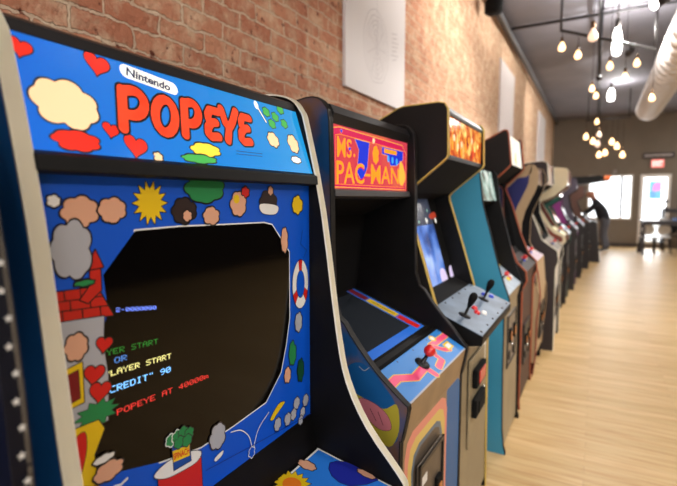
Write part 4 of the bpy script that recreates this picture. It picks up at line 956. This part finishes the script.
# ================================================================== person leaning over a machine
SK, HR, SH, TRO, SHO = mat('skin',(176,120,96),.6), mat('dark_hair',(36,26,22),.7), mat('black_shirt',(18,20,30),.8), mat('grey_trousers',(84,84,92),.8), mat('black_shoes',(22,20,22),.6)
def person(base):
    bx, by = base
    J = {'pel':(.20,0,.93,.17),'sp':(.10,0,1.12,.205),'ch':(-.02,0,1.32,.23),'nk':(-.12,0,1.50,.055),'hd0':(-.17,0,1.57,.085),'hd1':(-.22,0,1.65,.13),'hd2':(-.24,0,1.73,.10),
      'sl':(-.05,-.18,1.40,.085),'el':(-.20,-.24,1.17,.075),'wl':(-.40,-.18,1.06,.05),'pl':(-.46,-.18,1.045,.028),
      'sr':(-.05,.18,1.40,.085),'er':(-.22,.24,1.17,.075),'wr':(-.42,.18,1.06,.05),'pr':(-.48,.18,1.045,.028),
      'hl':(.20,-.10,.86,.125),'kl':(.13,-.11,.48,.085),'al':(.21,-.11,.09,.06),'tl':(.05,-.12,.035,.035),
      'hr':(.20,.10,.86,.125),'kr':(.17,.13,.48,.085),'ar':(.30,.14,.09,.06),'tr':(.14,.15,.035,.035)}
    E = [('pel','sp'),('sp','ch'),('ch','nk'),('nk','hd0'),('hd0','hd1'),('hd1','hd2'),('ch','sl'),('sl','el'),('el','wl'),('wl','pl'),('ch','sr'),('sr','er'),('er','wr'),('wr','pr'),
         ('pel','hl'),('hl','kl'),('kl','al'),('al','tl'),('pel','hr'),('hr','kr'),('kr','ar'),('ar','tr')]
    for s, q in (('l','pl'),('r','pr')):
        px_, py_, pz_, _ = J[q]
        for k in range(4):
            J['f%s%da' % (s,k)] = (px_-.045, py_-.03+.02*k, pz_, .009); J['f%s%db' % (s,k)] = (px_-.075+.004*abs(k-1.5), py_-.032+.021*k, pz_-.025, .008)
            E += [(q,'f%s%da' % (s,k)),('f%s%da' % (s,k),'f%s%db' % (s,k))]
        sg = 1 if s == 'l' else -1
        J['t%sa' % s] = (px_-.01, py_+sg*.045, pz_-.01, .010); J['t%sb' % s] = (px_-.04, py_+sg*.055, pz_-.03, .009); E += [(q,'t%sa' % s),('t%sa' % s,'t%sb' % s)]
    names = list(J); me = bpy.data.meshes.new('person_skeleton'); me.from_pydata([J[n][:3] for n in names], [(names.index(a),names.index(b)) for a, b in E], [])
    o = bpy.data.objects.new('person_skeleton', me); COL.objects.link(o)
    md = o.modifiers.new('skin','SKIN'); 
    if not me.skin_vertices: 
        bpy.context.view_layer.objects.active = o
    for i, n in enumerate(names):
        sv = me.skin_vertices[0].data[i]; sv.radius = (J[n][3], J[n][3]); sv.use_root = (n == 'pel')
    sb_ = o.modifiers.new('sub','SUBSURF'); sb_.levels = 1; sb_.render_levels = 1
    dg = bpy.context.evaluated_depsgraph_get(); dg.update(); m2 = bpy.data.meshes.new_from_object(o.evaluated_get(dg)); bpy.data.objects.remove(o)
    m2.materials.clear()
    for m in (SK, SH, TRO, SHO): m2.materials.append(m)
    for p in m2.polygons:
        c = p.center; p.use_smooth = True
        k = 1
        if c.z < .12: k = 3
        elif c.z < .96 and c.x > -.05: k = 2
        elif c.z > 1.50 and c.x < -.08: k = 0
        elif c.x < -.38: k = 0
        p.material_index = k
    b = bpy.data.objects.new('body', m2); COL.objects.link(b)
    r = thing('person', (bx,by,0), 'person in black shirt and grey trousers leaning over a machine at the far end', 'person'); b.parent = r
    # hair cap, nose, ears, eyes
    h = MB(); hc = Vector((-.20,0,1.71))
    h.lathe([(.135*cos(radians(a)), .14*sin(radians(a))) for a in range(-30,91,12)], hc, HR, 16, (.35,0,.94)); hh = h.build('hair', r)
    MB().lathe([(.014,0),(.010,.02),(.003,.03)], (-.345,0,1.66), SK, 8, (-1,0,-.3)).build('nose', r)
    for s in (-1,1):
        MB().ball((-.335,s*.04,1.69), .011, BLACKM, 8).build('eye', r); MB().lathe([(.028,0),(.024,.012)], (-.20,s*.125,1.66), SK, 10, (0,s,0)).build('ear', r)
    MB().tube([(-.337,-.025,1.615),(-.345,0,1.612),(-.337,.025,1.615)], .005, mat('lips',(140,70,66),.6), 6).build('mouth', r)
    return r
person((.02,15.3))
# machine the person leans on
pm = thing('pinball_machine', (-.75,15.3,0), 'low dark pinball table under the leaning person near the far wall', 'pinball machine')
MB().prism([(-1.15,.75),(-.38,.80),(-.38,1.02),(-1.15,1.10)], 15.0, 15.6, mat('pinball_side',(60,44,60),.4)).build('cabinet_body', pm, .006)
pbox((-1.28,14.98,1.10),(-1.10,15.62,1.85), DKF).build('backbox', pm, .006); pbox((-1.11,15.02,1.15),(-1.095,15.58,1.8), mat('salmon_backglass',(190,110,80),.3,emit=.5)).build('backglass', pm)
for (x, y) in ((-1.1,15.04),(-1.1,15.56),(-.43,15.04),(-.43,15.56)): pbox((x-.025,y-.025,0),(x+.025,y+.025,.78), DKMETAL).build('leg', pm)
MB().prism([(-1.10,1.105),(-.40,1.025),(-.40,1.03),(-1.10,1.11)], 15.02, 15.58, SCREEN).build('playfield_glass', pm)
# hanging red wire at cabinet five
w = MB().tube(smooth([(-.405,4.085,.92),(-.38,4.11,.70),(-.40,4.12,.50),(-.40,4.12,.20),(-.42,4.12,.01)],False,4), .005, mat('red_wire',(130,30,28),.5), 8).build('power_cord'); tag(w, 'thin red cord hanging between the tall black and the dark blue cabinet', 'cord')

# ================================================================== world, light, camera
W = bpy.data.worlds.new('daylight'); S.world = W; W.use_nodes = True
bg = W.node_tree.nodes['Background']; bg.inputs[0].default_value = (.92,.96,1,1); bg.inputs[1].default_value = 3.2
def area(name, loc, aim, sx, sy, power, col=(1,1,1)):
    L = bpy.data.lights.new(name, 'AREA'); L.shape = 'RECTANGLE'; L.size = sx; L.size_y = sy; L.energy = power; L.color = col
    o = bpy.data.objects.new(name, L); COL.objects.link(o); o.location = loc; o.rotation_euler = (Vector(aim)-Vector(loc)).to_track_quat('-Z','Y').to_euler(); return o
area('rear_fill_light', (2.0,YB-.25,1.95), (2.0,0,1.7), 5.6, 2.8, 40, (1,.98,.95))  # added fill from the unseen rear, lifting faces turned to the camera
area('far_window_daylight', (.32,YF+.35,1.55), (.32,0,1.3), 1.2, 1.35, 70, (.95,.97,1))
area('far_window_daylight', (1.5,YF+.35,1.2), (1.5,0,1.0), .75, 2.0, 50, (.95,.97,1))
for i, y in enumerate((-1.6, 2.0, 6.5, 11.0, 15.0)):   # added unseen luminaires, lifting the light on the cabinet fronts
    r = thing('added_luminaire', (3.6,y,4.0), 'added long white ceiling luminaire, unseen on the right side, %s' % ('nearest the rear window','second from the rear window','middle one of the row','second from the brown wall','nearest the brown wall')[i], 'ceiling light', 'added ceiling luminaires')
    pbox((3.3,y-.6,3.98),(3.9,y+.6,4.03), WHITEF).build('housing', r)
    L = area('added_luminaire_light', (3.6,y,3.96), (3.4,y,0), .55, 1.1, 92, (1,.95,.88))
cam = bpy.data.cameras.new('camera'); co = bpy.data.objects.new('camera', cam); COL.objects.link(co); S.camera = co
co.location = CAM; co.rotation_euler = FW.to_track_quat('-Z','Y').to_euler()
cam.sensor_width = 36; cam.lens = F_PX/677*36; cam.clip_start = .02
cam.dof.use_dof = True; cam.dof.focus_distance = 1.05; cam.dof.aperture_fstop = 2.8
S.view_settings.view_transform = 'Standard'; S.view_settings.look = 'None'; S.view_settings.gamma = 1; S.view_settings.use_curve_mapping = False
S.view_settings.exposure = 0
for o in bpy.data.objects:
    if '_w' in o: del o['_w']
